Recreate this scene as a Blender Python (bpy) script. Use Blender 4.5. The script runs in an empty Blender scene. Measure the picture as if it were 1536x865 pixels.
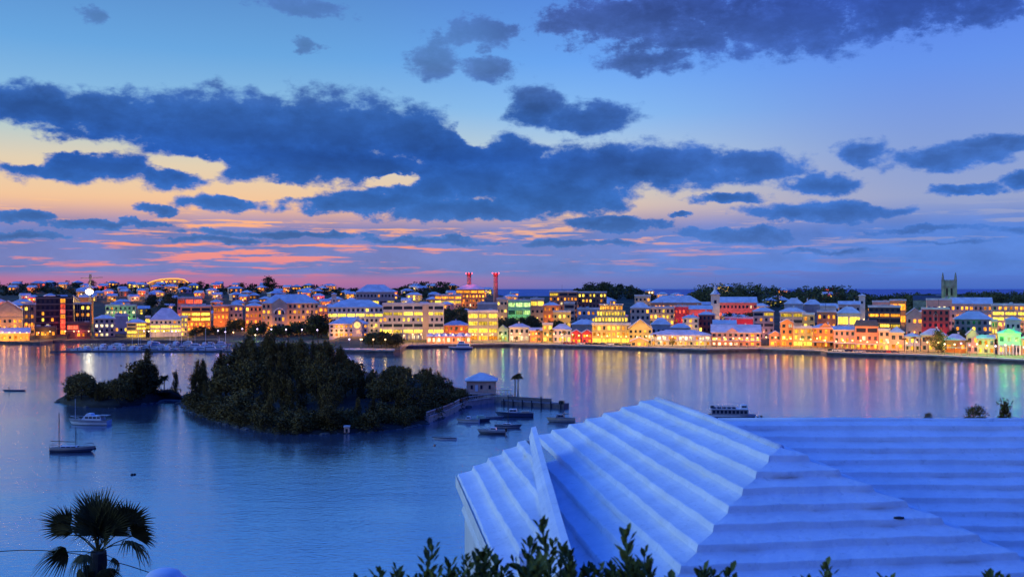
import bpy, bmesh, math, random
from mathutils import Vector, Matrix
R = math.radians
rnd = random.Random(7)
scene = bpy.context.scene
COL = scene.collection

# ------------------------------------------------------------------ camera
F = 1475.0          # focal length in photo pixels (photo 1536 wide)
EYE = 35.0          # eye height above the harbour
cam_d = bpy.data.cameras.new('camera')
cam = bpy.data.objects.new('camera', cam_d)
COL.objects.link(cam)
cam.location = (0, 0, EYE)
cam.rotation_euler = (R(90), 0, 0)
cam_d.sensor_width = 36
cam_d.lens = 36 * F / 1536
cam_d.clip_start = 0.1
cam_d.clip_end = 60000
cam_d.dof.use_dof = True
cam_d.dof.focus_distance = 300
cam_d.dof.aperture_fstop = 5.0
scene.camera = cam

# ------------------------------------------------------------------ render / view
scene.view_settings.view_transform = 'Standard'
scene.view_settings.look = 'None'
scene.view_settings.gamma = 1
scene.view_settings.exposure = 0.0
cy = scene.cycles
cy.max_bounces = 5
cy.diffuse_bounces = 2
cy.glossy_bounces = 3
cy.transmission_bounces = 2
cy.sample_clamp_indirect = 2
cy.sample_clamp_direct = 8
cy.caustics_reflective = False
cy.caustics_refractive = False
cy.use_light_tree = True
try:
    cy.use_denoising = True
    cy.denoiser = 'OPENIMAGEDENOISE'
except Exception:
    pass

def s2l(c):
    c = c / 255.0
    return c / 12.92 if c <= 0.04045 else ((c + 0.055) / 1.055) ** 2.4
def rgb(r, g, b):
    return (s2l(r), s2l(g), s2l(b), 1)

# ------------------------------------------------------------------ node helper
class NT:
    def __init__(s, tree):
        s.t = tree; s.n = tree.nodes; s.l = tree.links
    def node(s, ty, **kw):
        n = s.n.new(ty)
        for k, v in kw.items(): setattr(n, k, v)
        return n
    def put(s, sock, v):
        if hasattr(v, 'is_output'): s.l.new(v, sock)
        elif v is not None: sock.default_value = v
    def math(s, op, a, b=None, c=None, clamp=False):
        n = s.node('ShaderNodeMath', operation=op); n.use_clamp = clamp
        s.put(n.inputs[0], a)
        if b is not None: s.put(n.inputs[1], b)
        if c is not None: s.put(n.inputs[2], c)
        return n.outputs[0]
    def vmath(s, op, a, b=None, out=0):
        n = s.node('ShaderNodeVectorMath', operation=op)
        s.put(n.inputs[0], a)
        if b is not None: s.put(n.inputs[1], b)
        return n.outputs['Value'] if out == 'v' else n.outputs[0]
    def smooth(s, v, a, b, lo=0.0, hi=1.0):
        n = s.node('ShaderNodeMapRange', interpolation_type='SMOOTHSTEP')
        s.put(n.inputs['Value'], v); n.inputs['From Min'].default_value = a; n.inputs['From Max'].default_value = b
        n.inputs['To Min'].default_value = lo; n.inputs['To Max'].default_value = hi
        return n.outputs[0]
    def lin(s, v, a, b, lo=0.0, hi=1.0):
        n = s.node('ShaderNodeMapRange')
        s.put(n.inputs['Value'], v); n.inputs['From Min'].default_value = a; n.inputs['From Max'].default_value = b
        n.inputs['To Min'].default_value = lo; n.inputs['To Max'].default_value = hi
        return n.outputs[0]
    def noise(s, vec, scale, detail=4, rough=0.55, col=False):
        n = s.node('ShaderNodeTexNoise')
        if vec is not None: s.put(n.inputs['Vector'], vec)
        n.inputs['Scale'].default_value = scale; n.inputs['Detail'].default_value = detail
        n.inputs['Roughness'].default_value = rough
        return n.outputs['Color'] if col else n.outputs[0]
    def mix(s, f, a, b, mode='MIX'):
        n = s.node('ShaderNodeMix', data_type='RGBA', blend_type=mode)
        s.put(n.inputs[0], f); s.put(n.inputs[6], a); s.put(n.inputs[7], b)
        return n.outputs[2]
    def ramp(s, v, stops):
        n = s.node('ShaderNodeValToRGB')
        s.put(n.inputs[0], v)
        e = n.color_ramp.elements
        while len(e) < len(stops): e.new(0.5)
        for k, (p, c) in enumerate(stops):
            e[k].position = p; e[k].color = c
        return n.outputs[0]
    def comb(s, x, y, z=0.0):
        n = s.node('ShaderNodeCombineXYZ'); s.put(n.inputs[0], x); s.put(n.inputs[1], y); s.put(n.inputs[2], z)
        return n.outputs[0]

# ------------------------------------------------------------------ dusk sky (world)
world = bpy.data.worlds.new('World')
scene.world = world
world.use_nodes = True
world.node_tree.nodes.clear()
T = NT(world.node_tree)
tc = T.node('ShaderNodeTexCoord')
sep = T.node('ShaderNodeSeparateXYZ'); T.l.new(tc.outputs['Generated'], sep.inputs[0])
DEG = 57.29578
az = T.math('MULTIPLY', T.math('ARCTAN2', sep.outputs[0], sep.outputs[1]), DEG)
el = T.math('MULTIPLY', T.math('ARCSINE', sep.outputs[2]), DEG)
def elramp(stops):
    # elevation -> 0..1 with more room near the horizon: t = sqrt(el/90)
    t = T.math('SQRT', T.math('DIVIDE', T.math('MAXIMUM', el, 0.0), 90.0))
    return T.ramp(t, [(math.sqrt(e / 90.0), rgb(*c)) for e, c in stops])
skyL = elramp([(0, (150, 100, 160)), (0.6, (188, 118, 158)), (1.5, (230, 140, 148)), (2.6, (246, 154, 132)), (3.7, (250, 180, 138)),
               (5.2, (241, 200, 160)), (6.8, (226, 208, 180)), (8.4, (186, 204, 204)), (10.4, (136, 186, 226)), (13, (104, 166, 224)),
               (16.5, (88, 142, 206)), (30, (70, 140, 240)), (55, (40, 104, 248)), (90, (30, 90, 245))])
skyC = elramp([(0, (84, 112, 190)), (0.7, (116, 126, 190)), (1.4, (166, 140, 182)), (2.4, (226, 160, 158)), (3.6, (228, 180, 158)),
               (5.5, (216, 202, 186)), (7.5, (186, 206, 222)), (10, (136, 188, 242)), (13, (104, 164, 244)),
               (16.5, (86, 138, 226)), (30, (58, 122, 246)), (55, (36, 98, 250)), (90, (30, 90, 245))])
skyR = elramp([(0, (66, 104, 195)), (0.8, (84, 118, 202)), (1.8, (106, 134, 206)), (3.2, (136, 150, 204)), (5, (150, 164, 206)),
               (8, (130, 158, 218)), (12, (102, 148, 236)), (16.5, (80, 126, 234)), (30, (46, 104, 246)), (55, (32, 92, 246)), (90, (30, 90, 245))])
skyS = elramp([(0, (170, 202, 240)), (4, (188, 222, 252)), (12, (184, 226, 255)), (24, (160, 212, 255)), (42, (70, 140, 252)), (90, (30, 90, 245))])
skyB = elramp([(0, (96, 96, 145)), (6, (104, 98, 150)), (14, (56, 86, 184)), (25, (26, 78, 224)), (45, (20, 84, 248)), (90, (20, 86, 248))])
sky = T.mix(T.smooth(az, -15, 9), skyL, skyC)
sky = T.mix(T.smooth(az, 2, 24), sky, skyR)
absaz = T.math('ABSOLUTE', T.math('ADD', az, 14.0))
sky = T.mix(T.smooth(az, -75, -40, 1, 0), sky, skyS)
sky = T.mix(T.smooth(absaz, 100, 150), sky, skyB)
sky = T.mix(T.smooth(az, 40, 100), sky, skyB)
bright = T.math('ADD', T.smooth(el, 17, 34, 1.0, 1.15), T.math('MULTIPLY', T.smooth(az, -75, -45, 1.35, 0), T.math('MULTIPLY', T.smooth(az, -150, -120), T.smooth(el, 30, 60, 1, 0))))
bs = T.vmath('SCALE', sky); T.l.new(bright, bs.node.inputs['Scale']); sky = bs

# cloud field in azimuth / elevation
p = T.comb(az, el)
n_big = T.noise(T.comb(T.math('MULTIPLY', az, 0.16), T.math('MULTIPLY', el, 0.34), 3.1), 1.0, 5, 0.6, col=True)
n_fine = T.noise(T.comb(T.math('MULTIPLY', az, 0.62), T.math('MULTIPLY', el, 1.0), 7.7), 1.0, 7, 0.62, col=True)
w1 = T.vmath('MULTIPLY', T.vmath('SUBTRACT', n_big, (0.5, 0.5, 0.5)), (2.6, 1.2, 0))
w2 = T.vmath('MULTIPLY', T.vmath('SUBTRACT', n_fine, (0.5, 0.5, 0.5)), (1.5, 1.0, 0))
pw = T.vmath('ADD', T.vmath('ADD', p, w1), w2)
BLOBS = [  # photo-measured cloud masses: centre x, y, half width, half height
 (330,190,215,56),(490,200,160,64),(610,205,98,52),(175,172,110,38),(60,162,110,34),(90,205,70,20),(430,238,185,42),(560,252,130,32),
 (690,235,120,36),(765,232,62,32),(700,272,200,44),(560,302,150,22),(890,255,120,48),(1000,250,115,42),(1130,250,85,26),(830,292,140,40),
 (700,316,180,24),(130,250,130,27),(255,262,60,26),(335,305,72,17),(245,316,34,10),(25,322,60,11),(160,336,105,9),(30,350,90,9),
 (1230,278,66,17),(1240,318,132,17),(1090,298,66,10),(1115,354,120,17),(920,338,90,14),(1015,321,24,5),(1295,228,46,20),(1425,236,80,18),
 (1490,215,60,14),(1445,283,50,9),(1530,272,36,11),(650,82,46,34),(735,102,44,20),(725,50,70,26),(800,160,50,36),(880,178,88,28),
 (1000,22,190,66),(1170,34,260,58),(1370,6,230,42),(905,22,110,46),(985,88,90,20),(456,70,26,14),(460,8,85,18),(128,20,20,16),
 (1390,342,100,6),(1430,363,72,5),(1525,345,36,10),(1260,376,90,6),(420,352,170,8),(330,362,120,7),(640,362,150,7),(860,365,120,8),
]
acc = None
for (cx, cyp, rx, ry) in BLOBS:
    a = math.degrees(math.atan((cx - 768) / F))
    e = math.degrees(math.atan((432.5 - cyp) * math.cos(R(a)) / F))
    k = 1.0 / F * DEG
    L = T.vmath('LENGTH', T.vmath('MULTIPLY', T.vmath('SUBTRACT', pw, (a, e, 0)), (1 / (rx * k), 1 / (ry * k), 0)), out='v')
    if acc is None: acc = L
    else:
        acc = T.math('SMOOTH_MIN', acc, L, 0.12)
sepf = T.node('ShaderNodeSeparateColor'); T.l.new(n_fine, sepf.inputs[0])
fine = sepf.outputs[2]
dens = T.math('ADD', T.math('SUBTRACT', 1.04, acc), T.math('MULTIPLY', T.math('SUBTRACT', fine, 0.5), 1.35))
for (cx, cyp, rx, ry) in [(75, 212, 80, 15), (278, 250, 60, 15), (590, 268, 52, 9), (395, 288, 70, 11), (716, 200, 22, 24), (30, 235, 40, 10)]:
    a = math.degrees(math.atan((cx - 768) / F)); e = math.degrees(math.atan((432.5 - cyp) * math.cos(R(a)) / F)); k = 1.0 / F * DEG
    L = T.vmath('LENGTH', T.vmath('MULTIPLY', T.vmath('SUBTRACT', pw, (a, e, 0)), (1 / (rx * k), 1 / (ry * k), 0)), out='v')
    dens = T.math('SUBTRACT', dens, T.smooth(L, 0.3, 1.3, 0.75, 0.0))
hi = T.smooth(el, 11.0, 14.5)
n_w = T.noise(T.comb(T.math('MULTIPLY', az, 0.55), T.math('MULTIPLY', el, 0.9), 21.0), 1.0, 8, 0.68)
dens = T.math('ADD', dens, T.math('MULTIPLY', T.math('SUBTRACT', n_w, 0.5), T.lin(hi, 0, 1, 0.5, 2.4)))
cover = T.math('MULTIPLY', T.smooth(T.math('SUBTRACT', dens, T.math('MULTIPLY', hi, .10)), -0.06, 0.38), T.math('SUBTRACT', 1.0, T.math('MULTIPLY', T.math('MULTIPLY', hi, T.smooth(az, -4, 3, 1, 0)), .45)))
# low streaks towards the horizon
st = T.noise(T.comb(T.math('MULTIPLY', az, 0.13), T.math('MULTIPLY', el, 1.9), 1.7), 1.0, 6, 0.58)
band = T.math('MULTIPLY', T.smooth(el, 0.35, 1.0), T.smooth(el, 3.0, 5.0, 1, 0))
streak = T.math('MULTIPLY', T.smooth(st, 0.40, 0.50), band)
st2 = T.noise(T.comb(T.math('MULTIPLY', az, 0.3), T.math('MULTIPLY', el, 3.4), 9.2), 1.0, 5, 0.6)
streak = T.math('MAXIMUM', streak, T.math('MULTIPLY', T.smooth(st2, 0.46, 0.54), band))
streak = T.math('MULTIPLY', streak, 0.9)
cover = T.math('MAXIMUM', cover, streak)
cover = T.math('MULTIPLY', cover, T.smooth(absaz, 60, 110, 1, 0.25))
cloudcol = elramp([(0, (96, 110, 166)), (1.5, (82, 114, 174)), (3.2, (62, 108, 176)), (5, (46, 100, 176)), (7.5, (30, 82, 164)), (10, (44, 90, 162)),
                   (12.5, (72, 106, 166)), (16.5, (66, 94, 164)), (90, (50, 90, 190))])
cloudR = elramp([(0, (70, 106, 186)), (2, (76, 118, 194)), (5, (54, 104, 184)), (9, (64, 104, 178)), (13, (58, 94, 174)), (16.5, (46, 76, 164)), (90, (45, 80, 200))])
cloudcol = T.mix(T.smooth(az, -5, 22), cloudcol, cloudR)
thick = T.smooth(dens, 0.1, 0.9)
cshade = T.math('ADD', T.lin(thick, 0, 1, 1.32, 0.92), T.math('MULTIPLY', T.math('SUBTRACT', T.noise(T.comb(T.math('MULTIPLY', az, 0.25), T.math('MULTIPLY', el, 0.5), 5.5), 1.0, 6, 0.6), 0.5), 1.1))
cmul = T.vmath('SCALE', cloudcol); cmul.node.inputs['Scale'].default_value = 1.0
T.l.new(cshade, cmul.node.inputs['Scale'])
sky = T.mix(cover, sky, cmul)
# physical dusk sky adds its share, sun just under the horizon to the left
nish = T.node('ShaderNodeTexSky', sky_type='NISHITA'); nish.sun_disc = False
nish.sun_elevation = R(-2.0); nish.sun_rotation = R(-16)
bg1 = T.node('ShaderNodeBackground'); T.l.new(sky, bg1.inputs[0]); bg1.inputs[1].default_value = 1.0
bg2 = T.node('ShaderNodeBackground'); T.l.new(nish.outputs[0], bg2.inputs[0]); bg2.inputs[1].default_value = 0.012
add = T.node('ShaderNodeAddShader'); T.l.new(bg1.outputs[0], add.inputs[0]); T.l.new(bg2.outputs[0], add.inputs[1])
wo = T.node('ShaderNodeOutputWorld'); T.l.new(add.outputs[0], wo.inputs[0])

# ------------------------------------------------------------------ materials
MATS = {}
def mat(name, color, rough=0.7, var=0.15, scale=0.6, spec=0.3, metal=0.0, bump=0.0, bscale=8.0, objvar=0.0):
    if name in MATS: return MATS[name]
    m = bpy.data.materials.new(name); m.use_nodes = True
    t = NT(m.node_tree); b = t.n['Principled BSDF']
    geo = t.node('ShaderNodeNewGeometry')
    n = t.noise(geo.outputs['Position'], scale, 5, 0.6)
    c = (color[0], color[1], color[2], 1)
    lo = tuple(x * (1 - var) for x in c[:3]) + (1,); hi = tuple(min(1, x * (1 + var)) for x in c[:3]) + (1,)
    col = t.mix(t.smooth(n, 0.3, 0.7), lo, hi)
    if objvar:
        oi = t.node('ShaderNodeObjectInfo')
        hsv = t.node('ShaderNodeHueSaturation')
        t.l.new(col, hsv.inputs['Color'])
        t.l.new(t.lin(oi.outputs['Random'], 0, 1, 1 - objvar, 1 + objvar), hsv.inputs['Value'])
        t.l.new(t.lin(t.math('FRACT', t.math('MULTIPLY', oi.outputs['Random'], 7.3)), 0, 1, 0.47, 0.53), hsv.inputs['Hue'])
        col = hsv.outputs[0]
    t.l.new(col, b.inputs['Base Color'])
    b.inputs['Roughness'].default_value = rough
    b.inputs['Metallic'].default_value = metal
    b.inputs['Specular IOR Level'].default_value = spec
    if bump:
        bn = t.node('ShaderNodeBump'); bn.inputs['Strength'].default_value = bump; bn.inputs['Distance'].default_value = 0.03
        t.l.new(t.noise(geo.outputs['Position'], bscale, 6, 0.65), bn.inputs['Height']); t.l.new(bn.outputs[0], b.inputs['Normal'])
    MATS[name] = m
    return m
def emit_window(name, color, strength):
    # a lit pane: uneven room light, mullions
    m = bpy.data.materials.new(name); m.use_nodes = True
    t = NT(m.node_tree); t.n.clear()
    geo = t.node('ShaderNodeNewGeometry'); oi = t.node('ShaderNodeObjectInfo')
    n = t.noise(geo.outputs['Position'], 0.55, 3, 0.7)
    sp = t.node('ShaderNodeSeparateXYZ'); t.l.new(geo.outputs['Position'], sp.inputs[0])
    fx = t.math('FRACT', t.math('MULTIPLY', sp.outputs[0], 0.62))
    mull = t.smooth(fx, 0.10, 0.22)
    rv = t.lin(oi.outputs['Random'], 0, 1, 0.3, 1.7)
    s = t.math('MULTIPLY', t.math('MULTIPLY', t.lin(n, 0.3, 0.7, 0.25, 1.35), rv), strength)
    s = t.math('MULTIPLY', s, t.lin(mull, 0, 1, 0.35, 1))
    e = t.node('ShaderNodeEmission'); e.inputs[0].default_value = (*color, 1); t.l.new(s, e.inputs[1])
    o = t.node('ShaderNodeOutputMaterial'); t.l.new(e.outputs[0], o.inputs[0])
    MATS[name] = m
    return m
def emit(name, color, strength, sample=False):
    if name in MATS: return MATS[name]
    m = bpy.data.materials.new(name); m.use_nodes = True
    t = NT(m.node_tree); t.n.clear()
    e = t.node('ShaderNodeEmission'); e.inputs[0].default_value = (*color, 1); e.inputs[1].default_value = strength
    o = t.node('ShaderNodeOutputMaterial'); t.l.new(e.outputs[0], o.inputs[0])
    m.cycles.emission_sampling = 'AUTO' if sample else 'NONE'
    MATS[name] = m
    return m
emit_window('window_yellow', (1.0, 0.66, 0.07), 2.3)
emit_window('window_orange', (1.0, 0.33, 0.03), 2.2)
emit_window('window_red', (1.0, 0.10, 0.05), 1.8)
emit_window('window_green', (0.62, 0.95, 0.30), 1.3)
emit_window('window_white', (1.0, 0.80, 0.42), 2.4)
mat('glass_dark', (0.02, 0.03, 0.05), 0.12, spec=0.6)
WALL = {}
for k, c in dict(white=(0.70, 0.61, 0.50), cream=(0.66, 0.50, 0.30), pink=(0.70, 0.37, 0.27), salmon=(0.68, 0.29, 0.16), orange=(0.66, 0.29, 0.10),
                 yellow=(0.62, 0.47, 0.18), grey=(0.42, 0.37, 0.33), beige=(0.56, 0.41, 0.28), red=(0.42, 0.08, 0.08), brick=(0.30, 0.10, 0.08),
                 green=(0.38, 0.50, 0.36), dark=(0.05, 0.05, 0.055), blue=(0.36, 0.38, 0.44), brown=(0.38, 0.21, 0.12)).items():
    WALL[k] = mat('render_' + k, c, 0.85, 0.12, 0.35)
M_ROOF = mat('limewashed_roof', (0.66, 0.62, 0.57), 0.8, 0.16, 0.25)
M_DROOF = mat('slate_roof', (0.06, 0.07, 0.09), 0.6, 0.2, 0.6)
M_STONE = mat('quay_stone', (0.10, 0.09, 0.085), 0.9, 0.35, 0.5)
M_PAVE = mat('paving', (0.30, 0.28, 0.25), 0.85, 0.2, 0.4)
M_ASPH = mat('asphalt', (0.05, 0.05, 0.052), 0.8, 0.2, 0.5)
M_GROUND = mat('town_ground', (0.045, 0.055, 0.03), 0.95, 0.5, 0.06)
M_EARTH = mat('earth_bank', (0.035, 0.032, 0.022), 0.95, 0.4, 0.3)
M_BARK = mat('bark', (0.06, 0.05, 0.04), 0.9, 0.3, 3)
M_METAL = mat('dark_metal', (0.04, 0.04, 0.045), 0.5, 0.1, 2)
M_WHITE = mat('white_paint', (0.72, 0.72, 0.72), 0.5, 0.06, 2)
M_BLACK = mat('black_paint', (0.015, 0.015, 0.018), 0.4, 0.1, 2)
def leafmat(name, c1, c2):
    m = bpy.data.materials.new(name); m.use_nodes = True
    t = NT(m.node_tree); b = t.n['Principled BSDF']
    geo = t.node('ShaderNodeNewGeometry'); oi = t.node('ShaderNodeObjectInfo')
    n = t.noise(geo.outputs['Position'], 0.5, 3, 0.6)
    f = t.math('ADD', t.math('MULTIPLY', n, 0.6), t.math('MULTIPLY', oi.outputs['Random'], 0.4))
    t.l.new(t.mix(t.smooth(f, 0.25, 0.75), (*c1, 1), (*c2, 1)), b.inputs['Base Color'])
    b.inputs['Roughness'].default_value = 0.75; b.inputs['Specular IOR Level'].default_value = 0.15
    MATS[name] = m
    return m
M_LEAF = leafmat('evergreen_leaves', (0.095, 0.056, 0.012), (0.22, 0.135, 0.03))
M_LEAF2 = leafmat('town_tree_leaves', (0.04, 0.045, 0.016), (0.10, 0.105, 0.036))
M_FAN = leafmat('fan_palm_leaves', (0.07, 0.055, 0.014), (0.14, 0.10, 0.028))
M_SHRUB = leafmat('shrub_leaves', (0.06, 0.075, 0.015), (0.17, 0.18, 0.04))

# ------------------------------------------------------------------ mesh builder
class MB:
    def __init__(s): s.v = []; s.f = []; s.mi = []
    def face(s, pts, mi=0):
        b = len(s.v); s.v += [tuple(q) for q in pts]; s.f.append(tuple(range(b, b + len(pts)))); s.mi.append(mi)
    def box(s, c, d, rz=0.0, mi=0):
        b = len(s.v); ca, sa = math.cos(rz), math.sin(rz)
        for z in (-.5, .5):
            for (x, y) in ((-.5, -.5), (.5, -.5), (.5, .5), (-.5, .5)):
                X, Y = x * d[0], y * d[1]
                s.v.append((c[0] + X * ca - Y * sa, c[1] + X * sa + Y * ca, c[2] + z * d[2]))
        for f in ((0, 3, 2, 1), (4, 5, 6, 7), (0, 1, 5, 4), (1, 2, 6, 5), (2, 3, 7, 6), (3, 0, 4, 7)):
            s.f.append(tuple(b + i for i in f)); s.mi.append(mi)
    def tube(s, pts, rad, n=6, mi=0, cap=True):
        pts = [Vector(q) for q in pts]
        if not hasattr(rad, '__len__'): rad = [rad] * len(pts)
        b = len(s.v)
        for i, q in enumerate(pts):
            d = (pts[min(i + 1, len(pts) - 1)] - pts[max(i - 1, 0)]).normalized()
            a = d.orthogonal().normalized() if abs(d.z) < 0.99 else Vector((1, 0, 0))
            a = (a - d * a.dot(d)).normalized(); e = d.cross(a)
            for k in range(n):
                th = 2 * math.pi * k / n
                s.v.append(tuple(q + (a * math.cos(th) + e * math.sin(th)) * rad[i]))
        for i in range(len(pts) - 1):
            for k in range(n):
                s.f.append((b + i * n + k, b + i * n + (k + 1) % n, b + (i + 1) * n + (k + 1) % n, b + (i + 1) * n + k)); s.mi.append(mi)
        if cap:
            s.f.append(tuple(b + k for k in reversed(range(n)))); s.mi.append(mi)
            s.f.append(tuple(b + (len(pts) - 1) * n + k for k in range(n))); s.mi.append(mi)
    def lathe(s, prof, c=(0, 0, 0), n=12, mi=0):
        b = len(s.v)
        for (r, z) in prof:
            for k in range(n):
                th = 2 * math.pi * (k + .5) / n
                s.v.append((c[0] + r * math.cos(th), c[1] + r * math.sin(th), c[2] + z))
        for i in range(len(prof) - 1):
            for k in range(n):
                s.f.append((b + i * n + k, b + i * n + (k + 1) % n, b + (i + 1) * n + (k + 1) % n, b + (i + 1) * n + k)); s.mi.append(mi)
        s.f.append(tuple(b + k for k in reversed(range(n)))); s.mi.append(mi)
        s.f.append(tuple(b + (len(prof) - 1) * n + k for k in range(n))); s.mi.append(mi)
    def prism(s, poly, z0, z1, mi=0):
        n = len(poly); b = len(s.v)
        for z in (z0, z1):
            for q in poly: s.v.append((q[0], q[1], z))
        s.f.append(tuple(b + k for k in reversed(range(n)))); s.mi.append(mi)
        s.f.append(tuple(b + n + k for k in range(n))); s.mi.append(mi)
        for k in range(n):
            s.f.append((b + k, b + (k + 1) % n, b + n + (k + 1) % n, b + n + k)); s.mi.append(mi)
    def extr_y(s, poly, y0, y1, mi=0):     # polygon in xz extruded along y
        n = len(poly); b = len(s.v)
        for y in (y0, y1):
            for q in poly: s.v.append((q[0], y, q[1]))
        s.f.append(tuple(b + k for k in range(n))); s.mi.append(mi)
        s.f.append(tuple(b + n + k for k in reversed(range(n)))); s.mi.append(mi)
        for k in range(n):
            s.f.append((b + k, b + n + k, b + n + (k + 1) % n, b + (k + 1) % n)); s.mi.append(mi)
    def mesh(s, name, mats, smooth=False):
        me = bpy.data.meshes.new(name); me.from_pydata(s.v, [], s.f)
        if not isinstance(mats, (list, tuple)): mats = [mats]
        for m in mats: me.materials.append(m)
        if len(mats) > 1: me.polygons.foreach_set('material_index', s.mi)
        if smooth: me.polygons.foreach_set('use_smooth', [True] * len(me.polygons))
        me.update()
        return me
    def build(s, name, mats, parent=None, smooth=False):
        return link(name, s.mesh(name, mats, smooth), parent)
def link(name, data, parent=None, loc=None, rz=0.0, scale=None):
    o = bpy.data.objects.new(name, data); COL.objects.link(o)
    if parent: o.parent = parent
    if loc is not None: o.location = loc
    if rz: o.rotation_euler = (0, 0, rz)
    if scale is not None: o.scale = scale
    return o
def tag(o, label, cat, group=None):
    o['label'] = label; o['category'] = cat
    if group: o['group'] = group
    return o
def thing(name, loc, rz=0.0, label=None, cat=None, group=None, scale=None):
    o = bpy.data.objects.new(name, None); COL.objects.link(o)
    o.empty_display_size = 0.5
    o.location = loc; o.rotation_euler = (0, 0, rz)
    if scale: o.scale = scale
    if label: tag(o, label, cat, group)
    return o
def dup(root, loc, rz=0.0, label=None, group=None, scale=None):
    def cp(o, par):
        c = o.copy(); COL.objects.link(c); c.parent = par
        for k in [x for x in o.children]: cp(k, c)
        return c
    r = cp(root, None); r.location = loc; r.rotation_euler = (0, 0, rz)
    if scale: r.scale = scale
    if label: r['label'] = label
    if group: r['group'] = group
    return r
def structure(o, kind='structure'):
    o['kind'] = kind; return o
def interp(tab, x):
    if x <= tab[0][0]: return tab[0][1]
    for (a, b), (c, d) in zip(tab, tab[1:]):
        if x <= c: return b + (d - b) * (x - a) / (c - a)
    return tab[-1][1]
def W(px, py, z=0.0):      # point on level z seen at photo pixel (px, py)
    d = (EYE - z) * F / (py - 432.5)
    return Vector(((px - 768) / F * d, d, z))
def WD(px, d, z=0.0):
    return Vector(((px - 768) / F * d, d, z))
ORD = ['first','second','third','fourth','fifth','sixth','seventh','eighth','ninth','tenth','eleventh','twelfth','thirteenth','fourteenth','fifteenth',
       'sixteenth','seventeenth','eighteenth','nineteenth','twentieth']
for base in ('twenty', 'thirty', 'forty', 'fifty'):
    for k in range(9): ORD.append(base + '-' + ORD[k])
    ORD.append({'twenty': 'thirtieth', 'thirty': 'fortieth', 'forty': 'fiftieth', 'fifty': 'sixtieth'}[base])
def order_labels(objs, fmt, zone=None):
    objs = sorted(objs, key=lambda o: o.location.x / max(o.location.y, 1))
    for i, o in enumerate(objs):
        o['label'] = fmt.format(ord=ORD[i], look=o.get('look', ''))
        if 'look' in o: del o['look']

# ------------------------------------------------------------------ water
def water_mat(name, deep, rough, amp, ior, metal=0.0):
    m = bpy.data.materials.new(name); m.use_nodes = True
    t = NT(m.node_tree); b = t.n['Principled BSDF']
    geo = t.node('ShaderNodeNewGeometry')
    b.inputs['Base Color'].default_value = (*deep, 1)
    b.inputs['IOR'].default_value = ior; b.inputs['Metallic'].default_value = metal; b.inputs['Specular Tint'].default_value = (0.60, 0.74, 0.90, 1)
    pos = geo.outputs['Position']
    slick = t.noise(t.vmath('MULTIPLY', pos, (0.010, 0.028, 0)), 1.0, 4, 0.6)
    t.l.new(t.lin(slick, 0.35, 0.65, rough * 0.65, rough * 1.3), b.inputs['Roughness'])
    wv = t.vmath('MULTIPLY', pos, (0.55, 1.0, 0))
    h1 = t.noise(wv, 1.5, 3, 0.6); h2 = t.noise(wv, 0.3, 2, 0.5)
    h = t.math('ADD', t.math('MULTIPLY', h1, 0.13), t.math('MULTIPLY', h2, 0.12))
    bn = t.node('ShaderNodeBump'); bn.inputs['Distance'].default_value = 1.0
    t.l.new(t.lin(slick, 0.35, 0.65, amp * 0.6, amp * 1.2), bn.inputs['Strength'])
    t.l.new(h, bn.inputs['Height']); t.l.new(bn.outputs[0], b.inputs['Normal'])
    return m
M_WATER = water_mat('harbour_water', (0.60, 0.74, 0.92), 0.095, 0.55, 1.4, 0.93)
M_SEA = water_mat('sea_water', (0.012, 0.06, 0.26), 0.45, 1.0, 1.33)
mb = MB(); mb.face([(-900, 60, 0), (900, 60, 0), (900, 1000, 0), (-900, 1000, 0)])
structure(mb.build('water', M_WATER))
mb = MB(); mb.face([(-40000, 1000, 0), (40000, 1000, 0), (40000, 50000, 0), (-40000, 50000, 0)])
structure(mb.build('sea', M_SEA))

# ------------------------------------------------------------------ terrain of the town and its hills
SHORE_PX = [(-500, 512), (0, 516), (60, 517), (80, 514), (330, 514), (360, 518), (500, 521), (506, 529), (598, 530), (608, 522), (690, 521), (760, 519.5),
            (900, 523), (1060, 528.5), (1140, 527), (1235, 530.5), (1240, 533), (1400, 538), (1536, 545), (1700, 551), (2100, 565)]
def shore(px): return EYE * F / (interp(SHORE_PX, px) - 432.5)
CREST = [(-500, 424), (0, 422), (100, 421), (190, 424), (230, 421), (270, 420), (310, 424), (400, 425), (480, 425), (555, 433), (600, 426), (640, 422), (680, 425),
         (720, 431), (760, 437), (840, 437), (866, 428), (900, 424), (950, 428), (985, 437), (1028, 437), (1050, 429), (1120, 426), (1180, 432), (1230, 428), (1280, 431), (1320, 439),
         (1380, 433), (1440, 433), (1536, 434), (1800, 436), (2100, 436)]
DC = 1150.0
def ground(px, d):
    s = shore(px) + 26
    zc = EYE - (interp(CREST, px) + 7 - 432.5) / F * DC
    if d <= s: return 1.8
    if d <= DC:
        t = (d - s) / (DC - s); t = t ** 1.05
        t = t * 0.7 + 0.3 * (t * t * (3 - 2 * t))
        return 1.8 + (zc - 1.8) * t
    t = min(1, (d - DC) / 380.0)
    return zc + (-6 - zc) * (t * t * (3 - 2 * t))
def gxy(x, y): return ground(768 + F * x / y, y)
mb = MB()
pxs = list(range(-500, 2101, 10))
rows = [-0.0, 12, 26, 45, 70, 100, 135, 175, 220, 270, 330, 390, 450]
grid = []
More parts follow.
